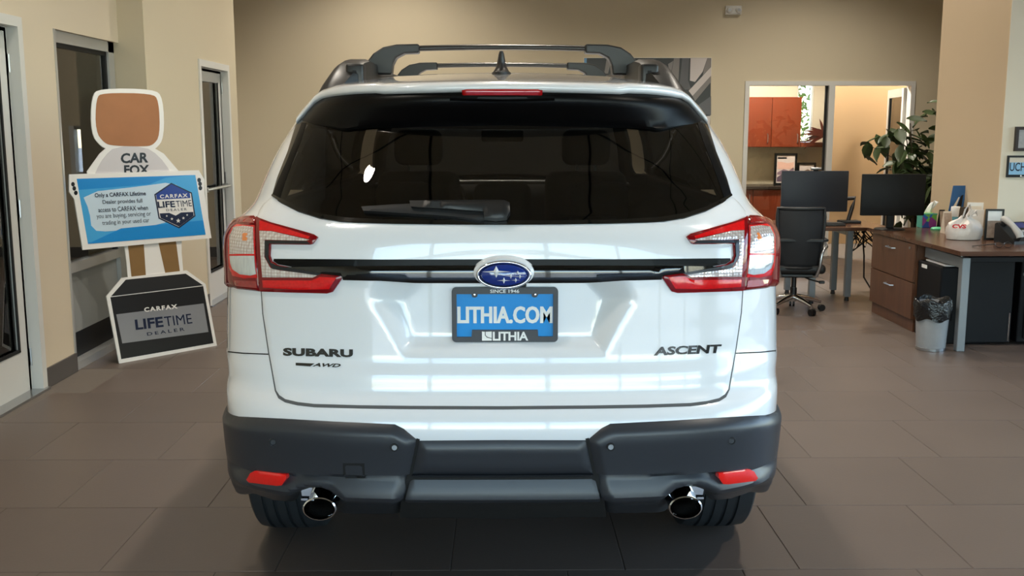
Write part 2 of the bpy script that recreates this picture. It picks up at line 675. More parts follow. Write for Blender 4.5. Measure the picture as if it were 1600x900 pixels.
def patch(poly, off=0.005, th=0.008, bevel=0.0, h=0.02, holes=(), offf=None, sp=False, side=None, rec=True, cham=None):
    """a panel that follows the car's rear skin: poly in (s, z), raised by off, with a rim th deep"""
    S = 0.9
    if side == 1:
        poly = [(-s, z) for s, z in poly]
        holes = [[(-s, z) for s, z in hl] for hl in holes]
    P2 = [(s * S, z) for s, z in poly]
    H2 = [[(s * S, z) for s, z in hl] for hl in holes]
    V, Fc, L = tri_domain(P2, h, H2)
    s, z = V[:, 0] / S, V[:, 1]
    P = Spt(s, z, rec)
    e = 1e-3
    ds = Spt(np.where(np.abs(s) < 2 * e, s + np.sign(s + 1e-9) * 2 * e, s) + e, z, rec) - Spt(np.where(np.abs(s) < 2 * e, s + np.sign(s + 1e-9) * 2 * e, s) - e, z, rec)
    dz = Spt(s, z + e, rec) - Spt(s, z - e, rec)
    N = np.cross(ds, dz)
    N /= np.linalg.norm(N, axis=1)[:, None]
    d = bdist(V, L)
    o = np.full(len(V), float(off))
    if offf is not None:
        o = o + offf(s, z, P)
    if cham:
        o = o - cham[1] * (1 - np.clip(d / cham[0], 0, 1))
    if bevel > 0:
        t = np.clip(d / bevel, 0, 1)
        o = o - bevel * 0.7 * (1 - np.sqrt(np.clip(1 - (1 - t) ** 2, 0, 1)))
    if sp:
        P = P + np.stack([0 * s, spoil_dy(P[:, 0], P[:, 2]), 0 * s], -1)
    T = P + N * o[:, None]
    cnt = {}
    for f in Fc:
        for i in range(3):
            a, b = f[i], f[(i + 1) % 3]
            cnt[(a, b)] = cnt.get((a, b), 0) + 1
    g = G()
    verts = [tuple(p) for p in T]
    faces = list(Fc)
    low = {}
    for (a, b) in list(cnt):
        if (b, a) not in cnt:
            for k in (a, b):
                if k not in low:
                    low[k] = len(verts)
                    verts.append(tuple(P[k] + N[k] * (o[k] - th)))
            faces.append((b, a, low[a], low[b]))
    g.add(verts, faces)
    return g

def mir_half(px_half, sp=False, h=8):
    """left half traced from the middle, round, back to the middle -> closed symmetric (s, z) polygon"""
    q = [sz(p[0], p[1], sp) if p[0] != 's' else (-p[1], p[2]) for p in dens_tr(px_half, h)]
    q[0] = (0.0, q[0][1])
    q[-1] = (0.0, q[-1][1])
    return q + [(-s, z) for s, z in q[-2:0:-1]]

def dens_tr(pts, h):
    out = []
    for i, p in enumerate(pts):
        out.append(p)
        if i + 1 < len(pts):
            r = pts[i + 1]
            if p[0] != 's' and r[0] != 's':
                k = int(np.hypot(r[0] - p[0], r[1] - p[1]) / h)
                for j in range(1, k + 1):
                    t = j / (k + 1)
                    out.append((p[0] + (r[0] - p[0]) * t, p[1] + (r[1] - p[1]) * t))
    return out

def tr(pts, sp=False, h=8):
    q = dens_tr(list(pts) + [pts[0]], h)[:-1]
    return [sz(p[0], p[1], sp) if p[0] != 's' else (-p[1], p[2]) for p in q]

car = thing('car', 'white sport utility car seen from behind on the tiled showroom floor', 'car', (0, 3.95, 0))
RA, FA = 3.78, 6.67          # axles
WR = 0.37

# ---- body shell
def body_half(z):
    n = float(tz(T_N, z)); L = float(tz(T_L, z)); hw = float(tz(T_HW, z)); yr = float(tz(T_YR, z)); yf = float(tz(T_YF, z))
    P = [Spt(s, z)[:2] for s in np.linspace(0, SMAX, 30)]
    Lf = min(0.75, (yf - yr - L) * 0.6)
    y0, y1 = yr + L, yf - Lf
    for t in np.linspace(0, 1, 46)[1:]:
        y = y0 + (y1 - y0) * t
        P.append((hw + float(flare(y, z)), y))
    hx = P[-1][0]
    for t in np.linspace(0, math.pi / 2, 18)[1:]:
        P.append((hx * math.cos(t) ** (2 / 2.6), y1 + Lf * math.sin(t) ** (2 / 2.6)))
    return [(float(a), float(b)) for a, b in P]

rows = sorted(set(list(np.round(np.concatenate([np.arange(.30, .68, .03), np.arange(.68, .78, .012), np.arange(.78, 1.14, .03),
        np.arange(1.14, 1.30, .015), np.arange(1.30, 1.58, .025), np.arange(1.58, 1.735, .008)]), 4))))
V, Fc, FM = [], [], []
cols = None
for z in rows:
    hp = body_half(z)
    full = [(-x, y) for x, y in hp[::-1]] + hp[1:]
    full = full[:-1]
    cols = len(full)
    V += [(x, y, z) for x, y in full]
def side_win(y, z):
    return 1.235 < z < 1.53 and 3.80 < y < 6.72 - (z - 1.2) * 1.55
for r in range(len(rows) - 1):
    for c in range(cols):
        q = (r * cols + c, r * cols + (c + 1) % cols, (r + 1) * cols + (c + 1) % cols, (r + 1) * cols + c)
        cx, cy, cz = np.mean([V[i] for i in q], 0)
        ax = abs(cx)
        hw = float(tz(T_HW, cz))
        if cy < 3.3 and ax < .66 and .745 < cz < 1.19:
            continue
        if cy < 3.5 and 1.23 < cz < 1.585 and ax < np.interp(cz, [1.235, 1.585], [.72, .60]):
            continue
        if cy < 3.60 and cz < .56:
            continue
        if side_win(cy, cz) and ax > hw - .04:
            continue
        if cy > 5.5 and 1.15 < cz < 1.60 and ax < hw - .09:
            continue
        if ax > .5 and min(math.hypot(cy - RA, cz - WR), math.hypot(cy - FA, cz - WR)) < .43:
            continue
        Fc.append(q)
Fc.append(tuple((len(rows) - 1) * cols + c for c in range(cols)))
body = obj('body', (V, Fc), ['paint', 'interior'], car, smooth=True, angle=60)
fixn = bmesh.new(); fixn.from_mesh(body.data)
loose = [v for v in fixn.verts if not v.link_faces]
bmesh.ops.delete(fixn, geom=loose, context='VERTS')
fixn.to_mesh(body.data); fixn.free()
md = body.modifiers.new('thickness', 'SOLIDIFY')
md.thickness = 0.025
md.offset = -1
md.material_offset = 1
md.material_offset_rim = 1

# ---- tailgate
GB = [(785, 352.5), (690, 352), (620, 351), (560, 349.5), (533, 348), (500, 342.5), (467, 332), (440, 318), (425, 307.5)]
TG = GB + [(414, 318), (405, 330), (402, 340), (404, 400), (409.5, 455), (412, 490), (416.5, 520), (421, 550), (427, 582), (432, 610), (437, 618),
           (446, 624), (465, 628.5), (491, 631.5), (560, 633.5), (642, 634.5), (785, 635)]
tg = mir_half(TG)
tailgate = obj('tailgate', patch(tg, 0.006, 0.02, 0.006, 0.014), 'paint', car, smooth=True, angle=50)
# dark gap lines between the panels
def ribbon(px, w=0.004, off=0.0012, name='panel_gap', m='gap', sp=False, parent=None, sides=(-1, 1), h=5):
    q = [sz(p[0], p[1], sp) if p[0] != 's' else (-p[1], p[2]) for p in dens_tr(px, h)]
    P = np.array([(s * .9, z) for s, z in q])
    T = np.gradient(P, axis=0)
    T /= np.linalg.norm(T, axis=1)[:, None] + 1e-12
    Nn = np.stack([-T[:, 1], T[:, 0]], -1) * w / 2
    poly = [tuple(p) for p in P + Nn] + [tuple(p) for p in (P - Nn)[::-1]]
    poly = [(u / .9, v) for u, v in poly]
    for sd in sides:
        obj(name, patch(poly, off, 0.003, 0, 0.02, side=None if sd == -1 else 1), m, parent or car)
ribbon([(402, 338), (404, 400), (409, 455), (411.5, 490), (416, 520), (420.5, 550), (426.5, 583), (431, 610), (436, 620), (446, 626), (465, 630.5),
        (491, 633.5), (560, 635.5), (642, 636.5), (786.5, 637)], 0.008, m='seam')
ribbon([(356.5, 549.5), (380, 552), (421, 553.5)], 0.0035)

# ---- rear glass
GLS = [(785, 165), (700, 166), (600, 168), (500, 178), (470, 186), (463, 195), (450, 237), (440, 262), (433, 280), (425.5, 306.5)] + \
      [(440, 317), (467, 331), (500, 341.5), (533, 347), (560, 348.5), (620, 350), (690, 351), (785, 351.5)]
obj('rear_glass', patch(mir_half(GLS), 0.004, 0.006, 0.003, 0.02), 'carglass', car, smooth=True)
FR = [(427, 307), (436, 283), (450, 252), (464, 216), (473, 193), (480, 193), (472, 220), (459, 252), (447, 285), (438, 313)]
for sd in (None, 1):
    obj('glass_side_garnish', patch(tr(FR), 0.0055, 0.003, 0.001, 0.02, side=sd), 'spoil', car, smooth=True)
obj('glass_lower_band', patch(mir_half([(785, 346), (690, 345.5), (600, 344), (540, 341), (500, 335), (467, 325), (440, 311), (427, 304), (426, 307), (440, 317),
    (467, 331.5), (500, 342), (533, 347.5), (620, 350.5), (690, 351.5), (785, 352)]), 0.0055, 0.003, 0, 0.02), 'gloss', car)

# ---- spoiler
SPT = [(785, 142.5), (717, 143), (650, 144.5), (600, 146), (587, 144.5), (560, 145.5), (540, 147), (520, 149.5), (503, 153), (492, 160), (483, 170), (472, 183), (464, 193.5)]
SPB = [(467, 193.8), (487, 192.8), (500, 194), (513, 196), (533, 199.5), (542, 199.5), (550, 197.7), (570, 195.5), (600, 193), (667, 191), (767, 189.2), (785, 189)]
obj('spoiler_face', patch(mir_half(SPT + SPB, True), 0.0, 0.02, 0.004, 0.016, sp=True), 'spoil', car, smooth=True)
edge = [hit(p[0], p[1], True)[0] for p in dens_tr(SPT, 9)]
edge[0][0] = 0.0
edge = [np.array(p) for p in edge]
edge = [p * np.array([-1, 1, 1]) for p in edge[:0:-1]] + edge       # right tip ... middle ... left tip
def zroof(x, y):
    lo, hi = 1.5, 1.73
    for _ in range(40):
        m_ = (lo + hi) / 2
        if float(yh(np.float64(x), m_)) < y:
            lo = m_
        else:
            hi = m_
    return lo
loft = []
for p in edge:
    ax = abs(p[0])
    k = 1 - sst((ax - .50) / .16)
    yb = max(p[1] + .07, 3.70 - .12 * (1 - k))
    xr = p[0] * .985
    lift = .022 * k + .006
    row = [p + [0, 0.01, -0.004], p + [0, -.007, .001], p + [0, -.012, .006], p + [0, -.012, .012 + .004 * k], p + [0, -.005, .018 + .006 * k]]
    zb = zroof(xr, yb) + .003
    for t in np.linspace(0.06, 1, 14):
        y = p[1] + (yb - p[1]) * t
        z0 = p[2] + .02 + .006 * k
        z = z0 + (zb - z0) * (t ** .8)
        z = max(z, zroof(xr, y) + .003 * (1 - t) + .002)
        row.append(np.array([p[0] + (xr - p[0]) * t, y, z]))
    loft.append(row)
nR = len(loft[0])
Vl = [tuple(q) for r in loft for q in r]
Fl = [(i * nR + j, i * nR + j + 1, (i + 1) * nR + j + 1, (i + 1) * nR + j) for i in range(len(loft) - 1) for j in range(nR - 1)]
sp_o = obj('spoiler', (Vl, Fl), 'paint', car, smooth=True, angle=70)
fixnormals(sp_o)
BL = [(785, 138), (728, 138.5), (722, 141), (722, 147), (727, 150.5), (785, 151)]
obj('high_brake_light', patch(mir_half(BL, True), 0.016, 0.03, 0.004, 0.01, sp=True), 'brake', car, smooth=True)
obj('brake_light_trim', patch(mir_half([(785, 152), (730, 152), (703, 153), (703, 156), (735, 157), (785, 158)], True), 0.008, 0.02, 0.002, 0.01, sp=True), 'spoil', car)

# ---- tail lights: the outer lamp on the wing, the inner lamp on the tailgate
OUT = [(402.5, 342), (397, 337), (384, 337.5), ('s', 1.19, 1.212), ('s', 1.30, 1.20), ('s', 1.37, 1.165), ('s', 1.37, 1.01), ('s', 1.25, .988), (365, 449), (372, 451.5), (408.5, 455.5), (404, 400)]
OUTR = [(400.5, 355), (374, 352.5), (366, 357), (361, 369), (360.5, 400), (362, 418), (367.5, 431), (385, 435), (405, 434), (402, 400)]
OUTC = [(370, 358), (385, 356.5), (399.5, 358), (401, 397), (364.5, 397), (364, 370)]
OUTV = [(364.8, 400), (401.3, 400), (404, 428), (396, 430), (380, 428), (369, 420), (365.5, 410)]
INN = [(404, 342), (410, 345), (427, 351), (493, 368), (499, 371.5), (491, 381.7), (487, 383), (426, 382.5), (425, 400), (428, 408), (437, 413.5), (505, 426),
       (508, 425), (535, 429), (536, 435), (522, 455.5), (513, 458), (440, 456), (413, 455), (410, 453), (406, 400)]
I_UP = [(410.5, 349.5), (427, 354.5), (488, 371.5), (485, 374.5), (430, 364.5), (410.5, 363.5)]
I_CL = [(411, 364.5), (429, 365), (487, 376), (482, 377.5), (419, 376.5), (418.5, 402), (427.5, 418), (440, 421.5), (500, 429), (492, 433), (415.5, 432.5), (413, 400)]
I_CH = [(483, 378), (488, 382), (425, 381.5), (424, 401), (427.5, 410), (436.5, 414.5), (505, 427), (500, 429.5), (431, 419.5), (421.5, 405), (419.5, 400), (419.5, 377.5)]
I_LO = [(415.5, 437), (490, 437.5), (503, 432), (528, 433), (517, 451), (470, 452), (416.5, 448.5)]
for sd in (None, 1):
    lamp = obj('tail_light', patch(tr(OUT), 0.010, 0.03, 0.012, 0.012, side=sd), 'redhouse', car, smooth=True, angle=60)
    obj('red_lens', patch(tr(OUTR), 0.0125, 0.004, 0.004, 0.012, side=sd), 'redlens', lamp, smooth=True)
    obj('stop_lens', patch(tr([(377, 343), (398, 344), (399, 351.5), (375, 350.5)]), 0.0125, 0.003, 0.002, 0.012, side=sd), 'redmid', lamp)
    obj('fog_lens', patch(tr([(370, 437.5), (404, 439), (405.5, 449.5), (373, 446.5)]), 0.0125, 0.003, 0.002, 0.012, side=sd), 'redmid', lamp)
    obj('indicator_lens', patch(tr(OUTC), 0.0150, 0.004, 0.003, 0.012, side=sd), 'clear', lamp, smooth=True)
    obj('indicator_bulb', patch(tr([(383, 366), (393, 366), (393, 379), (383, 379)]), 0.0158, 0.003, 0.002, 0.012, side=sd), 'amber', lamp)
    obj('reversing_lens', patch(tr(OUTV), 0.0150, 0.004, 0.003, 0.012, side=sd), 'reverse', lamp, smooth=True)
    lamp2 = obj('tailgate_light', patch(tr(INN), 0.016, 0.02, 0.004, 0.010, side=sd), 'redhouse', car, smooth=True, angle=60)
    obj('upper_red_lens', patch(tr(I_UP), 0.0185, 0.004, 0.002, 0.012, side=sd), 'redlens', lamp2, smooth=True)
    obj('clear_lens', patch(tr(I_CL), 0.0185, 0.004, 0.002, 0.010, side=sd), 'clear', lamp2, smooth=True)
    obj('bezel', patch(tr(I_CH), 0.0195, 0.005, 0.002, 0.010, side=sd), 'rim', lamp2, smooth=True)
    obj('lower_red_lens', patch(tr(I_LO), 0.0185, 0.004, 0.002, 0.010, side=sd), 'redlens', lamp2, smooth=True)

# ---- black garnish strip with the emblem
GU = [(785, 405), (600, 405.5), (430, 404.5), (429, 408), (437, 413), (505, 425.5), (560, 417), (785, 415.5)]
obj('garnish_channel', patch(mir_half(GU), 0.008, 0.03, 0.001, 0.014, rec=False), 'spoil', car)
GL = [(785, 414), (560, 415.5), (470, 416.5), (450, 417), (505, 427), (537, 431), (538, 437), (580, 438), (785, 438.5)]
obj('garnish_strip', patch(mir_half(GL), 0.020, 0.08, 0.006, 0.012, rec=False), 'gloss', car, smooth=True, angle=50)
emb = obj('emblem', G().lathe([(0.0, -.020), (.6, -.018), (.9, -.012), (1.0, 0.0)], (0.004, 2.938, 1.079), 'y', 48, 0.071, 0.0335), 'blueemb', car, smooth=True)
fixnormals(emb)
g = G(); th = np.linspace(0, 2 * math.pi, 65)[:-1]
ringp = [(0.004 + .0755 * math.cos(t), 2.934, 1.079 + .0375 * math.sin(t)) for t in th]
g.tube(ringp + [ringp[0]], .0048, 8, False)
obj('emblem_ring', g, 'chrome', emb, smooth=True, angle=180)
g = G()
for (ex, ez, w, h_) in ((-.022, .0115, .043, .017), (.040, .0085, .020, .0065), (.020, -.001, .018, .008), (.046, -.0025, .016, .007), (.0, -.014, .020, .009), (.034, -.013, .014, .007)):
    pts = []
    for k in range(8):
        a = k * math.pi / 4
        rr = 1 if k % 2 == 0 else .24
        pts.append((0.004 + ex + rr * w * math.cos(a), 2.9165, 1.079 + ez + rr * h_ * math.sin(a)))
    n0 = len(g.v)
    g.add(pts + [(0.004 + ex, 2.912, 1.079 + ez)], [(k, (k + 1) % 8, 8) for k in range(8)])
obj('emblem_stars', g, 'silver', emb)
obj('emblem_plinth', G().lathe([(0, -.02), (.88, -.02), (1.0, -.012), (1.06, .03)], (0.004, 2.962, 1.083), 'y', 48, .088, .047), 'paint', emb, smooth=True)
obj('tailgate_camera', G().lathe([(0, -.02), (.010, -.02), (.011, .03)], tuple(at(761, 440, 2.985)), 'y', 16), 'seal', car)
p_ = at(800, 443, 2.985)
obj('tailgate_release', G().rbox((p_[0] - .042, 2.965, p_[2] - .008), (p_[0] + .042, 3.02, p_[2] + .008), .003), 'seal', car)

# ---- number plate
PY = 2.996
A, B = at(706.5, 534, PY), at(872, 449, PY)
def PP(fx, fz, dy=0.0):
    return (A[0] + (B[0] - A[0]) * fx, PY + dy, A[2] + (B[2] - A[2]) * fz)
plate = obj('license_plate', G().rbox(PP(.02, .03, 0), PP(.98, .97, .004), .0015, 1), 'plate', car)
W_, H_ = B[0] - A[0], B[2] - A[2]
def rrect(x0, z0, x1, z1, r, k=5):
    o = []
    for cx, cz, a0 in ((x1 - r, z1 - r, 0), (x0 + r, z1 - r, 90), (x0 + r, z0 + r, 180), (x1 - r, z0 + r, 270)):
        for i in range(k + 1):
            a = math.radians(a0 + 90 * i / k)
            o.append((cx + r * math.cos(a), cz + r * math.sin(a)))
    return o
outer = rrect(0, 0, W_, H_, .012)
inner = [(.045, .095), (.185, .095), (.19, .225), (.81, .225), (.815, .10), (.955, .10), (.955, .885), (.815, .885), (.80, .83), (.775, .82), (.755, .84), (.75, .885),
         (.245, .885), (.24, .84), (.22, .82), (.195, .83), (.185, .885), (.045, .885)]
inner = [(u * W_, v * H_) for u, v in inner]
Vd, Fd, Ld = tri_domain(outer, .02, [inner])
def slab(Vd, Fd, place, th):
    """flat plate with thickness from a triangulated domain; place(u, v, depth) -> xyz"""
    n = len(Vd)
    V = [place(u, v, 0) for u, v in Vd] + [place(u, v, th) for u, v in Vd]
    Fc = list(Fd) + [tuple(i + n for i in f[::-1]) for f in Fd]
    E = set((f[i], f[(i + 1) % 3]) for f in Fd for i in range(3))
    Fc += [(b, a, a + n, b + n) for a, b in E if (b, a) not in E]
    return V, Fc
pf = obj('plate_frame', slab(Vd, Fd, lambda u, v, d: (A[0] + u, PY - .007 + d, A[2] + v), .012), 'platef', plate)
g = text_plane(G(), 'LITHIA.COM', PP(.05, .34, -.0012), ((B[0] - A[0]) * .893, 0, 0), (0, 0, H_ * .315), .026, 0, 1.02)
text_plane(g, 'LITHIA.COM', PP(.057, .34, -.0013), ((B[0] - A[0]) * .893, 0, 0), (0, 0, H_ * .315), .026, 0, 1.02)
obj('plate_lettering', g, 'white', plate)
g = text_plane(G(), 'SINCE 1946', PP(.362, .908, -.0085), (W_ * .272, 0, 0), (0, 0, H_ * .062), .012)
obj('upper_lettering', g, 'white', pf)
g = G()
text_plane(g, 'LITHIA', PP(.385, .03, -.0085), (W_ * .335, 0, 0), (0, 0, H_ * .165), .03, 0, .95)
obj('lower_lettering', g, 'white', pf)
g = G()
# the small square mark beside the lower wording
g.add([PP(.283, .03, -.0085), PP(.375, .03, -.0085), PP(.375, .065, -.0085), PP(.33, .085, -.0085), PP(.31, .13, -.0085), PP(.31, .195, -.0085), PP(.283, .2, -.0085)], [(0, 1, 2, 3, 4, 5, 6)])
obj('frame_mark', g, 'white', pf)
g = G()
g.add([PP(.318, .195, -.0085), PP(.318, .13, -.0085), PP(.336, .098, -.0085), PP(.375, .078, -.0085), PP(.375, .2, -.0085)], [(0, 1, 2, 3, 4)])
obj('frame_mark', g, 'white', pf)
for u, v in ((.215, .875), (.785, .878)):
    obj('plate_screw', G().lathe([(0, -.014), (.003, -.0135), (.0035, -.008)], PP(u, v, 0), 'y', 12), 'chrome', plate, smooth=True)

# ---- badges on the tailgate
def skin_text(name, body, bl, br, tl, bold, shear, mname='badge', off=0.0085, space=1.0, extra=None):
    Vt, Ft = text_geo(body, bold, shear, space)
    bl, br, tl = np.array(bl), np.array(br), np.array(tl)
    pts = [bl + u * (br - bl) + v * (tl - bl) for u, v in Vt]
    Fa = list(Ft)
    if extra:
        n = len(pts)
        pts += [np.array(e) for e in extra]
        Fa.append(tuple(range(n, n + len(extra))))
    P = []
    for q in pts:
        h_, _ = hit(q[0], q[1])
        P.append(h_)
    P = np.array(P) + np.array([0, -off, 0])
    n = len(P)
    V = [tuple(p) for p in P] + [tuple(p + np.array([0, .006, 0])) for p in P]
    E = set((f[i], f[(i + 1) % len(f)]) for f in Fa for i in range(len(f)))
    Fa += [(b, a, a + n, b + n) for a, b in E if (b, a) not in E]
    return obj(name, (V, Fa), mname, car)
skin_text('maker_badge', 'SUBARU', (443, 555), (552, 557.5), (443, 542.5), .055, 0, space=1.05)
skin_text('drive_badge', 'AWD', (489, 571.5), (533, 573), (489, 566), .03, .35, extra=[(463, 570), (485.5, 571.5), (492, 567), (463, 565.8)])
skin_text('model_badge', 'ASCENT', (1021, 555), (1127, 550.5), (1021, 541.5), .04, .12, space=1.0)

# ---- rear wiper
WA = [(642, 321.5), (700, 320.5), (765, 320), (788, 320.5), (796, 324), (797, 338), (792, 346), (775, 348), (757, 346), (756, 338), (700, 334), (645, 331)]
WB = [(567, 328), (610, 324.5), (645, 323), (760, 331), (764, 344), (750, 347.5), (700, 342), (640, 338.5), (570, 334.5)]
wip = obj('rear_wiper', patch(tr(WA), 0.040, 0.026, 0.008, 0.012), 'railbk', car, smooth=True, angle=50)
obj('wiper_blade', patch(tr(WB), 0.024, 0.016, 0.004, 0.012), 'clad_dark', wip, smooth=True, angle=50)

# ---- bumper cladding
CRE = [sz(p) for p in ((372, 722), (400, 733), (464, 737.5), (560, 739.5), (640, 741))]
RID = [sz(p) for p in ((380, 750), (410, 757), (440, 764), (462, 763), (480, 757), (497, 756), (512, 763), (527, 772), (560, 774.5), (629, 777))]
def prof(pairs):
    s_ = np.array([abs(a) for a, _ in pairs]); z_ = np.array([b for _, b in pairs])
    o = np.argsort(s_)
    return lambda s: np.interp(np.abs(s), s_[o], z_[o])
zc_f, zr_f = prof(CRE), prof(RID)
def clad_off(s, z, P):
    zc, zr = zc_f(s), zr_f(s)
    fade = 1 - sst((np.abs(s) - 1.0) / .15)
    t = (zc - z) / np.maximum(zc - zr, .005)
    o = np.where(z > zc, 0.0, np.where(t < 1, -.026 * (1 - np.clip(t, 0, 1)) ** 1.2 * sst((zc - z) / .008), -np.clip(zr - z, 0, .06) * .55))
    return o * fade
WING = [(652, 687.5), (631, 670), (617, 663), (520, 658.5), (440, 654), (374, 650.8), ('s', 1.155, .612), ('s', 1.27, .615), ('s', 1.34, .60), ('s', 1.34, .45), ('s', 1.28, .30), ('s', 1.20, .245),
        (398, 783), (427, 793), (457, 796.5), (464, 789), (463, 776), (470, 768), (482, 763.5), (500, 762.5), (515, 767), (526, 776), (531, 788), (524, 812), (560, 813), (627, 814), (631, 777), (641, 740)]
for sd in (None, 1):
    wing = obj('bumper_corner', patch(tr(WING), 0.018, 0.05, 0.004, 0.009, offf=clad_off, side=sd, cham=(.028, .014)), 'clad', car, smooth=True, angle=28)
    obj('rear_reflector', patch(tr([(394.5, 746), (400, 735), (407, 731), (453.5, 737), (453, 744), (447, 753.5), (440, 754.5), (398, 750)]), 0.026, 0.02, 0.004, 0.012, side=sd), 'reflector', wing, smooth=True)
    for q, rr, mm in (((429, 687.5), .0105, 'clad'), ((617.5, 696), .0105, 'satin')):
        h_, _ = hit(*q)
        x = h_[0] * (1 if sd is None else -1)
        obj('parking_sensor', G().lathe([(0, -.0235), (rr * .72, -.0235), (rr * .75, -.020)], (x, h_[1], h_[2]), 'y', 20), mm, wing, smooth=True)
        obj('sensor_ring', G().lathe([(rr * .78, -.020), (rr * .85, -.0245), (rr * 1.1, -.0245), (rr * 1.25, -.015)], (x, h_[1], h_[2]), 'y', 24), 'clad_dark', wing, smooth=True)
tow = [(539, 720), (571, 720), (572, 747), (540, 747)]
obj('tow_hook_cover', patch(tr(tow), 0.0192, 0.004, 0.0015, 0.012, offf=lambda s, z, P: np.where(z > zc_f(s), 0, clad_off(s, z, P))), 'clad', car, smooth=True)
obj('tow_cover_gap', patch(tr([(538.4, 719.4), (571.6, 719.4), (572.6, 747.6), (539.4, 747.6)]), 0.0186, 0.003, 0, 0.012, offf=clad_off), 'gap', car)
CU_ = [(785, 687.5), (655, 688.5), (644, 740), (785, 740.5)]
CL_ = [(785, 741.5), (643.5, 741.2), (634, 777.5), (630, 814.5), (785, 815.5)]
obj('bumper_centre_panel', patch(mir_half(CU_), 0.014, 0.05, 0.003, 0.012, cham=(.022, .011)), 'clad', car, smooth=True, angle=28)
obj('bumper_lower_panel', patch(mir_half(CL_), 0.012, 0.05, 0.004, 0.010, offf=clad_off), 'clad', car, smooth=True, angle=28)
obj('bumper_gap', patch(mir_half([(785, 683), (650, 684), (636, 740), (627, 778), (624, 812), (785, 813)]), -0.006, 0.01, 0, 0.03), 'gap', car)

ribbon([(653.5, 685.5), (648, 712), (642, 741)], .010, .003, name='bumper_joint')
# ---- exhausts, underbody, wheels
for sd in (-1, 1):
    c0 = at(499.5, 794.5, 2.985)
    cx = c0[0] * -sd
    cz = c0[2]
    tip = obj('exhaust_tip', G().lathe([(1.0, .34), (1.0, .015), (1.06, .004), (1.06, -.004), (.97, -.006), (.88, 0.004), (.84, .02), (.84, .30)], (cx, 2.985, cz), 'y', 40, .0485, .0345), 'chrome', car, smooth=True, angle=50)
    obj('exhaust_bore', G().lathe([(.85, .03), (.85, .3), (0, .3)], (cx, 2.985, cz), 'y', 32, .0485, .0345), 'spoil', tip, smooth=True)
    obj('exhaust_finisher', G().prism([(cx + sd * .068, 3.06, cz + .012), (cx + sd * .070, 3.06, cz + .03), (cx + sd * .048, 3.06, cz + .052), (cx + sd * .015, 3.06, cz + .060), (cx + sd * .03, 3.06, cz + .03), (cx + sd * .032, 3.06, cz + .012)], (0, 0, 0), (0, .02, 0)), 'chrome', tip)
    obj('finisher_strip', G().box((cx + min(sd * .03, sd * .07), 3.055, cz - .001), (cx + max(sd * .03, sd * .07), 3.08, cz + .006)), 'chrome', tip)
    obj('hanger_stub', G().tube([(cx - sd * .05, 3.08, cz + .02), (cx - sd * .068, 3.06, cz + .032), (cx - sd * .082, 3.05, cz + .028)], .005, 8), 'chrome', tip, smooth=True)
obj('underbody', G().rbox((-.60, 3.28, .26), (.60, 7.55, .33), .01, 1), 'gap', car)
obj('muffler', G().rbox((-.62, 3.22, .28), (.62, 3.45, .42), .03, 2), 'gap', car, smooth=True)
obj('cabin_floor', G().box((-.74, 3.25, .52), (.74, 6.6, .56)), 'interior', car)

def wheel(x, y):
    sg = 1 if x > 0 else -1
    w = .123
    prof = []
    gro = [-.066, -.028, .014, .054]
    def outer_r(t):
        return WR - .010 * (abs(t) / w) ** 4
    prof += [(.262, -w * .78), (.29, -w * .97), (.33, -w * 1.0), (.352, -w * .97), (outer_r(w * .93), -w * .90)]
    for gq in gro:
        prof += [(outer_r(gq), gq - .0065), (outer_r(gq) - .009, gq - .005), (outer_r(gq) - .009, gq + .005), (outer_r(gq), gq + .0065)]
    prof += [(outer_r(w * .93), w * .90), (.352, w * .97), (.33, w), (.29, w * .97), (.262, w * .78), (.25, 0), (.262, -w * .78)]
    t = obj('tyre', G().lathe(prof, (x, y, WR), 'x', 72), 'rubber', car, smooth=True, angle=35)
    fixnormals(t)
    r = obj('wheel_rim', fix_g(G().lathe([(.262, -.09), (.25, -.09), (.24, 0), (.245, sg * .085), (.264, sg * .1)], (x, y, WR), 'x', 48)), 'rim', t, smooth=True)
    gs = G()
    for k in range(5):
        a = k * 2 * math.pi / 5 + .3
        for da in (-.16, .16):
            gs.tube([(x + sg * .055, y + .05 * math.cos(a), WR + .05 * math.sin(a)), (x + sg * .075, y + .15 * math.cos(a + da), WR + .15 * math.sin(a + da)),
                     (x + sg * .085, y + .25 * math.cos(a + da * 1.2), WR + .25 * math.sin(a + da * 1.2))], [.022, .017, .015], 8)
    gs.lathe([(.0, sg * .07), (.05, sg * .07), (.07, sg * .05), (.07, 0)], (x, y, WR), 'x', 24)
    obj('wheel_spokes', gs, 'satin', t, smooth=True)
    obj('brake_disc', G().lathe([(0, -.01), (.17, -.01), (.17, .01), (0, .01)], (x, y, WR), 'x', 32), 'rim', t)
def fix_g(g):
    return g
for y in (RA, FA):
    for x in (-.776, .776):
        wheel(x, y)
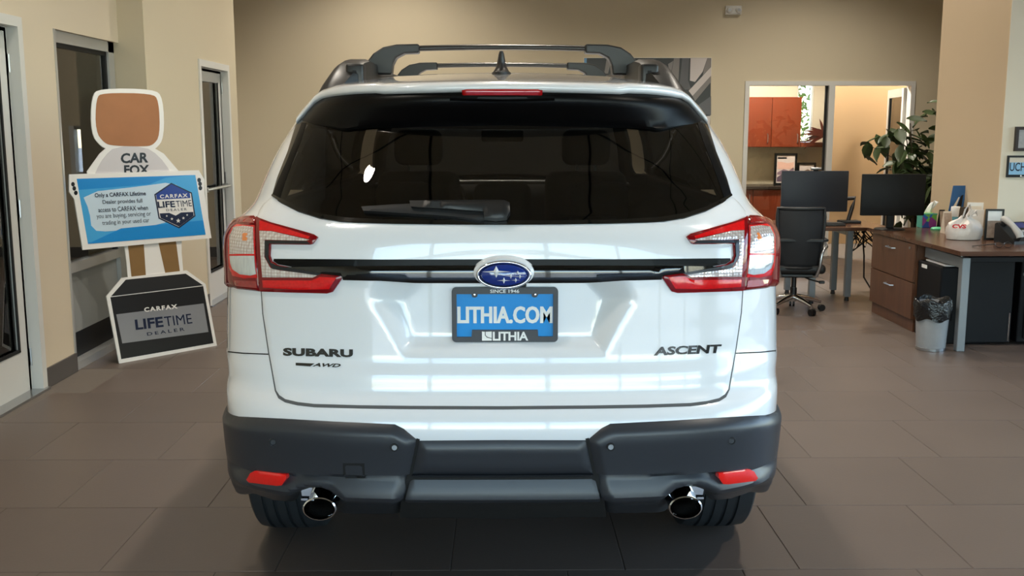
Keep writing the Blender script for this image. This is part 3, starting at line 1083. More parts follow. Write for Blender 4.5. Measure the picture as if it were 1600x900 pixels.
# wheel arch trims and liners
for y in (RA, FA):
    for sg in (-1, 1):
        V, Fc = [], []
        k = 28
        for i in range(k + 1):
            a = math.radians(-8 + 138 * i / k if y < 5 else 34 + 154 * i / k)
            for r, dx in ((.405, -.16), (.405, .012), (.43, .016), (.475, .010), (.48, -.02)):
                yy, zz = y + r * math.cos(a), max(.26, WR + r * math.sin(a))
                xx = float(tz(T_HW, min(max(zz, .3), 1.1))) + float(flare(yy, zz)) + dx
                V.append((sg * xx, yy, zz))
        for i in range(k):
            for j in range(4):
                q = (i * 5 + j, i * 5 + j + 1, (i + 1) * 5 + j + 1, (i + 1) * 5 + j)
                Fc.append(q if sg > 0 else q[::-1])
        obj('wheel_arch_trim', (V, Fc), 'clad_dark', car, smooth=True, angle=40)
        gl = G()
        VV, FF = [], []
        for i in range(k + 1):
            a = math.radians(-8 + 196 * i / k)
            for xx in (.60, .80):
                VV.append((sg * xx, y + .42 * math.cos(a), WR + .42 * math.sin(a)))
        FF = [(2 * i, 2 * i + 1, 2 * i + 3, 2 * i + 2) for i in range(k)]
        obj('arch_liner', (VV, FF), 'gap', car)

# ---- side glass, doors, mirrors, front end
def side_patch(poly, off, th, h=.05):
    Vd, Fd, Ld = tri_domain(poly, h)
    out = []
    for sg in (-1, 1):
        V = []
        for dd in (off, off - th):
            for y, z in Vd:
                x = float(tz(T_HW, z)) + float(flare(y, z)) + dd
                V.append((sg * x, y, z))
        n = len(Vd)
        Fc = [f if sg > 0 else f[::-1] for f in Fd] + [tuple(i + n for i in (f[::-1] if sg > 0 else f)) for f in Fd]
        E = set((f[i], f[(i + 1) % 3]) for f in Fd for i in range(3))
        Fc += [(b, a, a + n, b + n) if sg > 0 else (a, b, b + n, a + n) for a, b in E if (b, a) not in E]
        out.append((V, Fc))
    return out
for nm, poly, mm in (('quarter_window', [(3.86, 1.27), (4.42, 1.235), (4.42, 1.525), (4.05, 1.52), (3.86, 1.42)], 'carglass'),
                     ('rear_door_window', [(4.46, 1.232), (5.38, 1.228), (5.38, 1.535), (4.46, 1.53)], 'carglass'),
                     ('front_door_window', [(5.44, 1.228), (6.62, 1.225), (6.60, 1.25), (6.12, 1.53), (5.44, 1.535)], 'windshield'),
                     ('door_pillar', [(5.37, 1.22), (5.45, 1.22), (5.45, 1.54), (5.37, 1.54)], 'gloss'),
                     ('rear_pillar', [(4.41, 1.22), (4.47, 1.22), (4.47, 1.54), (4.41, 1.54)], 'gloss'),
                     ('window_trim', [(3.78, 1.205), (6.75, 1.20), (6.75, 1.232), (3.78, 1.24)], 'gloss'),
                     ('upper_window_trim', [(3.90, 1.515), (6.12, 1.525), (6.10, 1.545), (3.95, 1.54)], 'gloss'),
                     ('quarter_trim', [(3.76, 1.21), (3.90, 1.22), (3.90, 1.44), (4.06, 1.525), (3.98, 1.54), (3.80, 1.45)], 'gloss'),
                     ('door_gap', [(5.405, .42), (5.412, .42), (5.412, 1.21), (5.405, 1.21)], 'gap'),
                     ('rear_door_gap', [(4.40, .80), (4.407, .80), (4.407, 1.21), (4.40, 1.21)], 'gap'),
                     ('sill_trim', [(4.42, .30), (6.38, .30), (6.38, .42), (4.42, .42)], 'clad_dark')):
    for (V, Fc) in side_patch(poly, .006 if 'gap' not in nm else .0015, .01):
        obj(nm, (V, Fc), mm, car, smooth=True, angle=40)
for sg in (-1, 1):
    for y in (4.62, 5.60):
        x = sg * (float(tz(T_HW, 1.1)) + float(flare(y, 1.1)))
        obj('door_handle', G().rbox((x - .02, y, 1.085), (x + .035 if sg > 0 else x + .02, y + .2, 1.11), .008) if sg > 0 else G().rbox((x - .035, y, 1.085), (x + .02, y + .2, 1.11), .008), 'paint', car, smooth=True)
    x0 = sg * .93
    mr = obj('door_mirror', G().rbox((min(x0 + sg * .02, x0 + sg * .22), 6.20, 1.17), (max(x0 + sg * .02, x0 + sg * .22), 6.34, 1.33), .045, 4), 'paint', car, smooth=True)
    obj('mirror_glass', G().rbox((min(x0 + sg * .04, x0 + sg * .20), 6.192, 1.19), (max(x0 + sg * .04, x0 + sg * .20), 6.2, 1.31), .003, 1), 'chrome', mr)
    obj('mirror_stalk', G().rbox((min(x0 - sg * .08, x0 + sg * .05), 6.24, 1.19), (max(x0 - sg * .08, x0 + sg * .05), 6.32, 1.23), .012), 'gloss', mr, smooth=True)
def front_pt(u, z, off):
    """u in -1..1 across the nose"""
    yf = float(tz(T_YF, z)); yr = float(tz(T_YR, z)); L = float(tz(T_L, z)); hw = float(tz(T_HW, z))
    Lf = min(.75, (yf - yr - L) * .6)
    hx = hw + float(flare(yf - Lf, z))
    a = min(abs(u), .999)
    return (math.copysign(a * hx, u), yf - Lf + Lf * (1 - a ** 2.6) ** (1 / 2.6) + off, z)
def front_grid(u0, u1, z0, z1, off, nu=14, nz=10):
    V = [front_pt(u0 + (u1 - u0) * i / nu, z0 + (z1 - z0) * j / nz, off) for j in range(nz + 1) for i in range(nu + 1)]
    Fc = [(j * (nu + 1) + i, (j + 1) * (nu + 1) + i, (j + 1) * (nu + 1) + i + 1, j * (nu + 1) + i + 1) for j in range(nz) for i in range(nu)]
    return V, Fc
obj('windshield', front_grid(-.90, .90, 1.14, 1.61, .004, 24, 14), 'windshield', car, smooth=True)
obj('grille', front_grid(-.42, .42, .62, .86, .012), 'gloss', car, smooth=True)
for sg in (-1, 1):
    obj('headlight', front_grid(*( (.50, .88) if sg > 0 else (-.88, -.50)), .74, .86, .012), 'reverse', car, smooth=True)
obj('front_bumper_trim', front_grid(-.95, .95, .30, .48, .012, 24, 4), 'clad', car, smooth=True)

# ---- seats seen through the tinted glass
for y, xs, ztop in ((3.72, (-.33, .33), .96), (4.62, (-.44, .0, .44), 1.04), (5.55, (-.45, .45), 1.27)):
    for x in xs:
        st = obj('car_seat', G().rbox((x - .22, y - .07, .58), (x + .22, y + .09, ztop), .06, 3), 'seat', car, smooth=True)
        obj('seat_cushion', G().rbox((x - .22, y + .04, .56), (x + .22, y + .50, .74), .05, 2), 'seat', st, smooth=True)
        obj('headrest', G().rbox((x - .13, y - .05, ztop + .03), (x + .13, y + .06, ztop + .22), .05, 3), 'seat', st, smooth=True)
        for dx in (-.05, .05):
            obj('headrest_post', G().cyl((x + dx, y, ztop - .02), (x + dx, y, ztop + .06), .007, seg=8), 'satin', st)
obj('dashboard', G().rbox((-.72, 6.2, .85), (.72, 6.7, 1.14), .06, 3), 'interior', car, smooth=True)
g = G(); th = np.linspace(0, 2 * math.pi, 33)
g.tube([(-.40 + .18 * math.cos(t), 6.08 + .06 * math.sin(t), 1.05 + .17 * math.sin(t)) for t in th], .015, 8, False)
obj('steering_wheel', g, 'interior', car, smooth=True)
obj('rear_view_mirror', G().rbox((-.12, 5.88, 1.42), (.12, 5.92, 1.49), .015, 2), 'interior', car, smooth=True)

# ---- roof: rails, cross bars, antenna
for sg in (-1, 1):
    V, Fc = [], []
    ys = [3.42, 3.47, 3.53, 3.59, 3.66, 3.76, 4.1, 4.5, 5.0, 5.4, 5.58, 5.72]
    hs = [.006, .040, .070, .086, .094, .094, .078, .072, .075, .085, .05, .006]
    for y, h_ in zip(ys, hs):
        xo = .612 - .02 * sst((y - 3.4) / .5) - .012 * sst((y - 4.2) / 1.0)
        xi = .066 + .055 * sst((y - 3.5) / .03)
        sec = [(xo + .012, 0), (xo - .002, h_ * .42), (xo - .028, h_ * .84), (xo - .052, h_), (xo - .045 - xi * .5, h_), (xo - xi, h_ * .92), (xo - xi - .004, 0)]
        zb = zroof(xo - .02, min(y, 4.4)) - .008
        for x, dz in sec:
            V.append((sg * x, y, zb + dz))
    m_ = 7
    for i in range(len(ys) - 1):
        for j in range(m_):
            q = (i * m_ + j, i * m_ + (j + 1) % m_, (i + 1) * m_ + (j + 1) % m_, (i + 1) * m_ + j)
            Fc.append(q)
    Fc += [tuple(range(m_)), tuple(range(len(V) - m_, len(V)))]
    rail = obj('roof_rail', (V, Fc), 'railbk', car, smooth=True, angle=38)
    fixnormals(rail)
    zt = zroof(.55, 3.55)
    obj('rail_end_cover', G().rbox((min(sg * .470, sg * .530), 3.535, zt - .004), (max(sg * .470, sg * .530), 3.62, zt + .080), .010, 3), 'railbk', rail, smooth=True)
    obj('rail_slot', G().box((min(sg * .492, sg * .506), 3.532, zt + .026), (max(sg * .492, sg * .506), 3.54, zt + .056)), 'gap', rail)
for yb, zb in ((4.0, 1.797), (5.1, 1.797)):
    g = G()
    xs = np.linspace(-.36, .36, 25)
    g.tube([(x, yb, zb + .006 * (1 - (x / .36) ** 2)) for x in xs], .0135, 12, True, .8)
    cb = obj('roof_crossbar', g, 'bar', car, smooth=True)
    for sg in (-1, 1):
        g = G()
        pts = [(sg * .315, zb + .001), (sg * .40, zb - .001), (sg * .45, zb - .008), (sg * .485, zb - .028), (sg * .52, zb - .055)]
        low = [(sg * .315, zb - .018), (sg * .37, zb - .020), (sg * .402, zb - .036), (sg * .415, zb - .062), (sg * .42, zb - .098), (sg * .50, zb - .098)]
        top = [(sg * .315, zb + .016), (sg * .40, zb + .014), (sg * .45, zb + .004), (sg * .488, zb - .020), (sg * .512, zb - .05)]
        poly = [(x, yb - .035, z) for x, z in top] + [(x, yb - .035, z) for x, z in low[::-1]]
        g.prism(poly, (0, 0, 0), (0, .07, 0))
        o = obj('crossbar_foot', g, 'railbk', cb)
        fixnormals(o)
        bv = o.modifiers.new('soft_edges', 'BEVEL')
        bv.width = .006
        bv.segments = 2
g = G()
prof = [(1.0, 0), (.97, .008), (.78, .014), (.58, .026), (.45, .042), (.36, .058), (.29, .072), (.19, .082), (0, .086)]
za = zroof(0, 3.82)
V, seg = [], 24
for r, h_ in prof:
    for i in range(seg):
        t = 2 * math.pi * i / seg
        V.append((-.003 + r * .036 * math.cos(t), 3.83 + r * .085 * math.sin(t) - h_ * .5 + .02, za + h_ - .003))
Fc = [(j * seg + i, j * seg + (i + 1) % seg, (j + 1) * seg + (i + 1) % seg, (j + 1) * seg + i) for j in range(len(prof) - 1) for i in range(seg)]
obj('roof_antenna', (V, Fc), 'railbk', car, smooth=True)

# ================================================================ THE ROOM
BX0, BX1 = -6.0, 8.0
M['wall_warm'] = mat('wall_paint_warm', (208, 188, 158), 0.85, spec=0.25, var=0.02, vscale=1.5)
M['wall_cream_lit'] = mat('wall_paint_cream_lit', (236, 226, 206), 0.8, spec=0.25, var=0.02, vscale=1.5)  # cream made lighter to stand in for daylight on this wall face
M['liner'] = mat('black_bin_liner', (12, 12, 13), 0.22, spec=0.6, bump=0.6, bscale=60)
M['binplastic'] = mat('grey_bin_plastic', (150, 152, 154), 0.3, spec=0.5, var=0.12, vscale=14, bump=0.25, bscale=30)
M['walnut'] = wood('walnut_laminate', (112, 76, 54), (74, 48, 34), 16, 0.35, 2)
M['walnut_top'] = wood('walnut_desktop', (104, 72, 54), (66, 44, 34), 16, 0.22, 0)
M['cherry'] = wood('cherry_cabinet', (132, 58, 30), (104, 40, 20), 10, 0.3, 2)
M['blackcab'] = mat('black_metal_cabinet', (11, 12, 16), 0.5, spec=0.25)
M['screen'] = mat('monitor_black', (8, 8, 9), 0.5, spec=0.25)
M['screen_blue'] = mat('monitor_back_slate', (44, 50, 60), 0.5, spec=0.4)
M['greysteel'] = mat('grey_steel_leg', (140, 146, 150), 0.4, metal=0.4)
M['mesh'] = mat('chair_mesh_black', (26, 28, 32), 0.7, var=0.15, vscale=160)
M['chairblk'] = mat('chair_black', (20, 21, 23), 0.5)
M['leaf'] = mat('leaf_green', (62, 78, 44), 0.4, spec=0.5, var=0.3, vscale=4, rnd=0.45)
M['stem'] = mat('plant_stem', (70, 56, 40), 0.8)
M['carpet'] = mat('office_carpet', (70, 62, 56), 0.95, var=0.1, vscale=40)
M['concrete'] = mat('forecourt_concrete', (178, 174, 166), 0.9, var=0.08, vscale=0.6)
M['treeleaf'] = mat('tree_leaf', (96, 116, 34), 0.6, var=0.3, vscale=2)
M['counter'] = mat('dark_counter', (52, 44, 40), 0.25)
M['panel_grey'] = mat('grey_lower_panel', (150, 154, 152), 0.4, spec=0.4)
M['dimwall'] = mat('side_office_wall', (150, 140, 122), 0.9)
M['pane_dim'] = glass('door_glass', (0.55, 0.58, 0.58), ior=1.6)

# ---- floor
TILE = 0.60
fl_ = struct('floor', G().box((BX0, FACADE_Y - 0.1, -.12), (BX1, 15.2, -.0025)), 'grout')
tb = bmesh.new()
bmesh.ops.create_cube(tb, size=1)
for v in tb.verts:
    v.co = Vector((v.co.x * (TILE - .004), v.co.y * (TILE - .004), v.co.z * .012 - .006))
bmesh.ops.bevel(tb, geom=[e for e in tb.edges if all(v.co.z > -.003 for v in e.verts)], offset=.0015, segments=1, affect='EDGES')
tile_me = bpy.data.meshes.new('floor_tile')
tb.to_mesh(tile_me)
tb.free()
tile_me.materials.append(M['tile'])
near, far = [], []
for r in range(-14, 15):
    y0 = 3.32 + TILE * r
    xo = (.42 + .2 * r) % TILE
    for c in range(-12, 15):
        x = xo + c * TILE + TILE / 2
        y = y0 + TILE / 2
        if y < FACADE_Y or y > 12.0:
            continue
        if x < (-2.2 if 5.0 < y < 9.5 else -2.6 if y < 5.0 else -5) - .3 or x > BX1:
            continue
        d = np.array([x, y, 0]) - CAM
        w = d @ FW
        ok = w > .8 and abs(FPX * (d @ RT) / w) < 870 and (450 - FPX * (d @ UP) / w) < 960
        (near if ok else far).append((x, y))
near.sort(key=lambda p: p[1])
far += near[300:]
near = near[:300]
for x, y in near:
    o = bpy.data.objects.new('floor_tile', tile_me)
    COL.objects.link(o)
    o.parent = fl_
    o.location = (x, y, 0)
g = G()
for x, y in far:
    h_ = (TILE - .004) / 2
    g.add([(x - h_, y - h_, 0), (x + h_, y - h_, 0), (x + h_, y + h_, 0), (x - h_, y + h_, 0)], [(0, 1, 2, 3)])
o = obj('outer_floor_tiles', g, 'tile', fl_)
o['kind'] = 'stuff'

# ---- walls
XL, XL2 = -2.66, -2.48
YB = 12.0
def wallbox(name, a, b, m='wall'):
    return struct(name, G().box(a, b), m)
g = G()
g.box((XL - .15, FACADE_Y, 0), (XL, 4.83, CEIL)).box((XL - .15, 4.83, 2.10), (XL, 5.83, CEIL)).box((XL - .15, 5.83, 0), (XL, 6.25, CEIL))
g.box((XL - .15, 6.25, 2.08), (XL, 7.30, CEIL))
struct('wall_left', g, 'wall_cream')
g = G()
g.box((XL - .15, 7.30, 0), (XL2, 8.55, CEIL)).box((XL - .15, 8.55, 2.055), (XL2, 9.48, CEIL)).box((XL - .15, 9.48, 0), (XL2, 9.76, CEIL))
struct('wall_left_rear', g, 'wall')
g = G()
OX0, OX1, OZ = 2.80, 4.77, 2.03
WINB = ((-1.32, -.44, .95, 1.52), (.42, 1.0, 1.0, 1.52))
zcuts = [0, .95, 1.52, CEIL]
g.box((BX0, YB, 0), (-1.32, YB + .15, CEIL)).box((-1.32, YB, 0), (-.44, YB + .15, .95)).box((-1.32, YB, 1.52), (-.44, YB + .15, CEIL)).box((-.44, YB, 0), (.42, YB + .15, CEIL))
g.box((.42, YB, 0), (1.0, YB + .15, 1.0)).box((.42, YB, 1.52), (1.0, YB + .15, CEIL)).box((1.0, YB, 0), (OX0, YB + .15, CEIL))
g.box((OX0, YB, OZ), (OX1, YB + .15, CEIL)).box((OX1, YB, 0), (BX1, YB + .15, CEIL))
struct('wall_back', g, 'wall')
struct('wall_right', G().box((BX1 - .1, 6.95, 0), (BX1, YB + .15, CEIL)).box((BX1 - .1, FACADE_Y, 3.45), (BX1, 6.95, CEIL)).box((BX1 - .1, FACADE_Y, 0), (BX1, 6.95, .12)), 'wall')
fy = list(np.linspace(FACADE_Y, 6.95, 8))
g = G()
for y in fy:
    g.box((BX1 - .08, y - .04, .12), (BX1 - .02, y + .04, 3.45))
for z in (.12, 2.5, 3.39):
    g.box((BX1 - .075, FACADE_Y, z), (BX1 - .025, 6.95, z + .06))
w0 = struct('window_7', g, 'alu')  # unseen side glazing, added to brighten the floor and walls
for a, b in zip(fy[:-1], fy[1:]):
    for z0, z1 in ((.18, 2.5), (2.56, 3.39)):
        obj('pane', G().box((BX1 - .055, a + .04, z0), (BX1 - .047, b - .04, z1)), 'pane', w0)
wallbox('wall_right_return', (3.64, 7.506, 0), (3.70, 8.68, CEIL), 'wall_warm')
wallbox('wall_right_block', (3.64, 7.50, 0), (BX1 - .1, 7.506, CEIL), 'wall_cream_lit')
wallbox('wall_right_rear', (3.70, 8.60, 0), (BX1 - .1, 8.68, CEIL))
wallbox('wall_far_left', (BX0, FACADE_Y, 0), (BX0 + .1, YB + .1, CEIL), 'dimwall')
wallbox('wall_side_office', (BX0 + .1, 8.0, 0), (XL - .15, 8.1, CEIL), 'dimwall')
# glazed front of the showroom, behind the camera
g = G()
g.box((BX0, FACADE_Y - .2, 0), (-2.66, FACADE_Y, CEIL)).box((-2.66, FACADE_Y - .2, 2.75), (BX1, FACADE_Y, CEIL)).box((-2.66, FACADE_Y - .2, 0), (BX1, FACADE_Y, .12)).box((7.0, FACADE_Y - .2, .12), (BX1, FACADE_Y, 2.75))
struct('wall_front', g, 'wall')
fx = list(np.linspace(-2.66, 7.0, 7))
g = G()
for x in fx:
    g.box((x - .04, FACADE_Y - .14, .12), (x + .04, FACADE_Y - .04, 2.75))
for z in (.12, 2.1, 2.69):
    g.box((-2.66, FACADE_Y - .13, z), (7.0, FACADE_Y - .05, z + .06))
w1 = struct('window_4', g, 'alu')
for a, b in zip(fx[:-1], fx[1:]):
    for z0, z1 in ((.18, 2.1), (2.16, 2.69)):
        obj('pane', G().box((a + .04, FACADE_Y - .095, z0), (b - .04, FACADE_Y - .085, z1)), 'pane', w1)
# ceiling: dark joints between large panels
ceil = struct('ceiling', G().box((BX0, FACADE_Y, CEIL), (BX1, YB + 3.2, CEIL + .1)), 'joint')
me = bpy.data.meshes.new('ceiling_panel')
cw = 1.55
gp = G().box((-cw / 2 + .018, -cw / 2 + .018, -.03), (cw / 2 - .018, cw / 2 - .018, -.002))
me.from_pydata(gp.v, [], gp.f)
me.materials.append(M['ceiling'])
for i in range(-3, 6):
    for j in range(-2, 9):
        o = bpy.data.objects.new('ceiling_panel', me)
        COL.objects.link(o)
        o.parent = ceil
        o.location = (i * cw + .1, -3.1 + (j + 1) * cw, CEIL)
        if o.location.x < -2.66 - cw * .6 or o.location.x > 7.5 or o.location.y < FACADE_Y + .7 or o.location.y > 11.5:
            bpy.data.objects.remove(o)
M['lampglow'] = mat('lamp_diffuser', (255, 240, 215), 0.5, emit=(255, 226, 180), estr=14)
me_t = bpy.data.meshes.new('lamp_trim')
gt = fix_g(G().lathe([(.075, 0), (.075, -.012), (.06, -.014), (.056, -.004)], (0, 0, 0), 'z', 32))
me_t.from_pydata(gt.v, [], gt.f)
me_t.materials.append(M['white'])
me_d = bpy.data.meshes.new('lamp_diffuser')
gd = G().lathe([(.057, -.006), (0.001, -.006)], (0, 0, 0), 'z', 32)
me_d.from_pydata(gd.v, [], gd.f)
me_d.materials.append(M['lampglow'])
LAMPS = [(-1.6, 2.0), (2.9, 2.0), (-1.55, 5.2), (2.3, 5.2), (-1.2, 8.3), (1.2, 9.4), (3.4, 10.2), (-1.2, 10.6), (2.75, 8.0), (0.1, 4.7), (0.0, 6.9)]  # last two added above the car to brighten its roof
def downlight(x, y, z, power, k):
    L = thing('ceiling_downlight', {0: 'round recessed warm downlight set in the showroom ceiling', 1: 'round recessed downlight in the ceiling of the rear office', 2: 'round recessed downlight in the ceiling of the side office at left'}[k], 'ceiling light', (x, y, z), 0, {0: 'ceiling downlights', 1: 'rear office downlights', 2: 'side office downlights'}[k])
    for nm, m_ in (('trim', me_t), ('diffuser', me_d)):
        o = bpy.data.objects.new(nm, m_)
        COL.objects.link(o)
        o.parent = L
    d = bpy.data.lights.new('downlight_beam', 'SPOT')
    d.energy = power
    d.color = (1.0, .91, .79)
    d.spot_size = math.radians(165 if k == 1 else 125)
    d.spot_blend = .4 if k == 1 else .7
    d.shadow_soft_size = .09
    o = bpy.data.objects.new('downlight_beam', d)
    COL.objects.link(o)
    o.parent = L
    o.location = (0, 0, -.03)
LAMP_W = 132
for x, y in LAMPS:
    downlight(x, y, CEIL - .03, LAMP_W * (.55 if x < -1 and y < 9 else .6 if x == 2.75 else 1.25 if y > 9 else .9), 0)

for x, y in ((-4.3, 5.6), (-4.3, 7.0), (-4.3, 9.0)):
    downlight(x, y, CEIL - .03, 220, 2)

# ---- baseboards
BH = .115
struct('baseboard_left', G().box((XL, FACADE_Y, 0), (XL + .012, 4.83, BH)).box((XL, 5.83, 0), (XL + .012, 6.26, BH)), 'base')
struct('baseboard_left_rear', G().box((XL2, 7.30, 0), (XL2 + .012, 8.55, BH)).box((XL2, 9.48, 0), (XL2 + .012, 9.77, BH)).box((XL, 7.288, 0), (XL2 + .012, 7.3, BH)), 'base')
struct('baseboard_back', G().box((BX0, YB - .012, 0), (OX0, YB, BH)).box((OX1, YB - .012, 0), (BX1 - .1, YB, BH)), 'base')

# ---- door beside the standee (left edge of the picture)
def door(name, X, y0, y1, zt, leafm='frame', bar=True, pane='pane_dim'):
    """framed glass door in a wall whose face is the plane x = X, opening from y0 to y1"""
    g = G()
    fw = .055
    for dx0, dx1, w in ((-.15, .012, fw), (-.11, -.055, fw + .025)):
        g.box((X + dx0, y0, 0), (X + dx1, y0 + w, zt)).box((X + dx0, y1 - w, 0), (X + dx1, y1, zt)).box((X + dx0, y0 + w, zt - w), (X + dx1, y1 - w, zt))
    d = struct(name, g, 'frame')
    a, b = y0 + fw + .003, y1 - fw - .003
    xf, xb = X - .055, X - .10
    st = .105
    leaf = obj('door_leaf', G().box((xb, a, .012), (xf, a + st, zt - fw - .004)).box((xb, b - st, .012), (xf, b, zt - fw - .004))
               .box((xb, a + st, zt - fw - .004 - st), (xf, b - st, zt - fw - .004)).box((xb, a + st, .012), (xf, b - st, .25)), leafm, d)
    obj('glazing_bead', G().box((xf - .004, a + st, .25), (xf + .004, a + st + .018, zt - fw - st)).box((xf - .004, b - st - .018, .25), (xf + .004, b - st, zt - fw - st))
        .box((xf - .004, a + st, .25), (xf + .004, b - st, .268)), 'seal', leaf)
    obj('door_pane', G().box((xb + .018, a + st, .25), (xb + .026, b - st, zt - fw - st)), pane, leaf)
    obj('threshold', G().box((X - .16, y0, -.002), (X + .03, y1, .012)), 'satin', d)
    if bar:
        zb = .98
        obj('push_bar', G().cyl((xf + .05, a + .05, zb), (xf + .05, b - .03, zb), .014, seg=12), 'satin', leaf, smooth=True)
        for yy in (a + .09, b - .07):
            obj('bar_bracket', G().box((xf, yy - .02, zb - .02), (xf + .05, yy + .02, zb + .02)), 'satin', leaf)
    for zz in (.2, 1.05, 1.85):
        obj('hinge', G().cyl((X - .05, b + .006, zz - .05), (X - .05, b + .006, zz + .05), .009, seg=8), 'satin', d)
    return d
door('door_1', XL, 4.83, 5.83, 2.10, bar=False)
door('door_2', XL2, 8.55, 9.48, 2.055)
# tall window
g = G()
y0, y1, zt = 6.25, 7.285, 2.08
g.box((XL - .15, y0, 0), (XL + .006, y0 + .02, zt)).box((XL - .15, y1 - .10, 0), (XL - .03, y1, zt)).box((XL - .15, y0 + .02, zt - .07), (XL - .03, y1, zt)).box((XL - .15, y0, 0), (XL + .006, y1, .05))
w = struct('window_1', g, 'alu')
obj('mid_rail', G().box((XL - .13, y0 + .02, .60), (XL - .03, y1 - .1, .66)), 'alu', w)
obj('gasket', G().box((XL - .075, y1 - .125, .66), (XL - .045, y1 - .10, zt - .07)).box((XL - .075, y0 + .02, zt - .095), (XL - .045, y1 - .1, zt - .07)), 'seal', w)
obj('pane', G().box((XL - .07, y0 + .02, .66), (XL - .06, y1 - .10, zt - .07)), 'pane_dim', w)
obj('lower_pane', G().box((XL - .07, y0 + .02, .21), (XL - .06, y1 - .10, .60)), 'panel_grey', w)
obj('kick_panel', G().box((XL - .07, y0 + .02, .05), (XL - .06, y1 - .10, .21)), 'blackcab', w)
# windows behind the car in the back wall
for i, (a, b, c, d_) in enumerate(WINB):
    g = G()
    g.box((a, YB + .03, c), (a + .04, YB + .10, d_)).box((b - .055, YB - .005, c), (b, YB + .10, d_)).box((a, YB + .03, c), (b, YB + .10, c + .04)).box((a, YB + .03, d_ - .04), (b, YB + .10, d_))
    w = struct('window_%d' % (i + 2), g, 'frame')
    obj('pane', G().box((a + .04, YB + .06, c + .04), (b - .055, YB + .067, d_ - .04)), 'pane', w)

# ---- rear office seen through its glazed front
g = G()
fw = .05
g.box((OX0, YB - .02, 0), (OX0 + fw, YB + .12, OZ)).box((OX1 - fw, YB - .02, 0), (OX1, YB + .12, OZ)).box((OX0 + fw, YB - .02, OZ - fw), (OX1 - fw, YB + .12, OZ))
xm = 3.79
g.box((xm - .02, YB - .02, 0), (xm + .05, YB + .12, OZ - fw)).box((OX0 + fw, YB - .02, 0), (xm, YB + .12, .06))
dr = struct('window_5', g, 'frame')
obj('gasket', G().box((xm - .045, YB + .03, .06), (xm - .02, YB + .06, OZ - fw)), 'seal', dr)
obj('pane', G().box((OX0 + fw, YB + .05, .06), (xm - .02, YB + .058, OZ - fw)), 'pane', dr)
OYB = 14.6
ow0, ow1, oz0, oz1 = 4.15, 4.38, 1.30, 2.30
g = G()
g.box((2.0, OYB, 0), (ow0, OYB + .12, CEIL)).box((ow0, OYB, 0), (ow1, OYB + .12, oz0)).box((ow0, OYB, oz1), (ow1, OYB + .12, CEIL)).box((ow1, OYB, 0), (BX1, OYB + .12, CEIL))
struct('wall_office_back', g, 'wall_cream')
wallbox('wall_office_left', (1.9, YB + .15, 0), (2.0, OYB + .12, CEIL))
wallbox('wall_office_right', (6.4, YB + .15, 0), (6.5, OYB + .12, CEIL))
wallbox('wall_office_partition', (4.18, 13.3, 0), (6.4, 13.38, 2.6), 'wall_tan')
g = G().box((ow0, OYB + .02, oz0), (ow0 + .02, OYB + .1, oz1)).box((ow1 - .02, OYB + .02, oz0), (ow1, OYB + .1, oz1)).box((ow0, OYB + .02, oz0), (ow1, OYB + .1, oz0 + .02))
w = struct('window_6', g, 'frame')
obj('pane', G().box((ow0 + .02, OYB + .05, oz0 + .02), (ow1 - .02, OYB + .057, oz1)), 'pane', w)
for x, y, w_ in ((3.45, 13.15, 260), (5.2, 12.6, 60)):
    downlight(x, y, 2.75, w_, 1)
struct('ceiling_office', G().box((2.0, YB + .15, 2.76), (6.4, OYB, 2.82)), 'ceiling')
# glass door standing open at the right of the office front
hx, hy = OX1 - .06, YB + .12
dl = thing('office_door', 'open aluminium-framed glass door at right of the rear office', 'door', (hx, hy, 0), math.radians(81))
dl['kind'] = 'structure'
LW = .88
obj('door_stile', G().box((0, -.022, .01), (.09, .022, 1.96)), 'frame', dl, world=False)
obj('door_stile', G().box((LW - .09, -.022, .01), (LW, .022, 1.96)), 'alu', dl, world=False)
obj('door_rail', G().box((.09, -.022, 1.86), (LW - .09, .022, 1.96)), 'alu', dl, world=False)
obj('door_rail', G().box((.09, -.022, .01), (LW - .09, .022, .22)), 'alu', dl, world=False)
obj('gasket', G().box((LW - .11, -.014, .22), (LW - .09, .014, 1.86)), 'seal', dl, world=False)
obj('door_pane', G().box((.09, -.004, .22), (LW - .11, .004, 1.86)), 'pane_dim', dl, world=False)
obj('lever_handle', G().tube([(LW - .045, .022, .98), (LW - .045, .07, .98), (LW - .17, .07, .98)], .011, 8), 'satin', dl, world=False, smooth=True)
obj('lever_handle', G().tube([(LW - .045, -.022, .98), (LW - .045, -.07, .98), (LW - .17, -.07, .98)], .011, 8), 'satin', dl, world=False, smooth=True)

# office cabinets
def cabinet(name, label, x0, x1, y0, y1, z0, z1, handle_side):
    t = thing(name, label, 'cabinet', ((x0 + x1) / 2, y1, z0))
    obj('carcass', G().box((x0, y0 + .02, z0), (x1, y1, z1)), 'cherry', t)
    dd = obj('cabinet_door', G().rbox((x0 + .003, y0, z0 + .003), (x1 - .003, y0 + .018, z1 - .003), .002, 1), 'cherry', t)
    hx_ = x1 - .05 if handle_side > 0 else x0 + .05
    zz = z0 + .06 if z0 > 1 else z1 - .18
    obj('handle', G().tube([(hx_, y0, zz), (hx_, y0 - .03, zz + .01), (hx_, y0 - .03, zz + .11), (hx_, y0, zz + .12)], .006, 8), 'satin', dd, smooth=True)
    return t
cabinet('upper_cabinet', 'cherry wall cabinet with one door at left in the rear office', 3.02, 3.70, 14.22, 14.59, 1.235, 1.915, 1)
cabinet('upper_cabinet', 'middle cherry wall cabinet above the posters in the rear office', 3.705, 4.11, 14.22, 14.59, 1.235, 1.915, 1)
cabinet('upper_cabinet', 'narrow cherry wall cabinet beneath the small office window', 4.115, 4.50, 14.22, 14.59, 1.235, 1.30, -1)
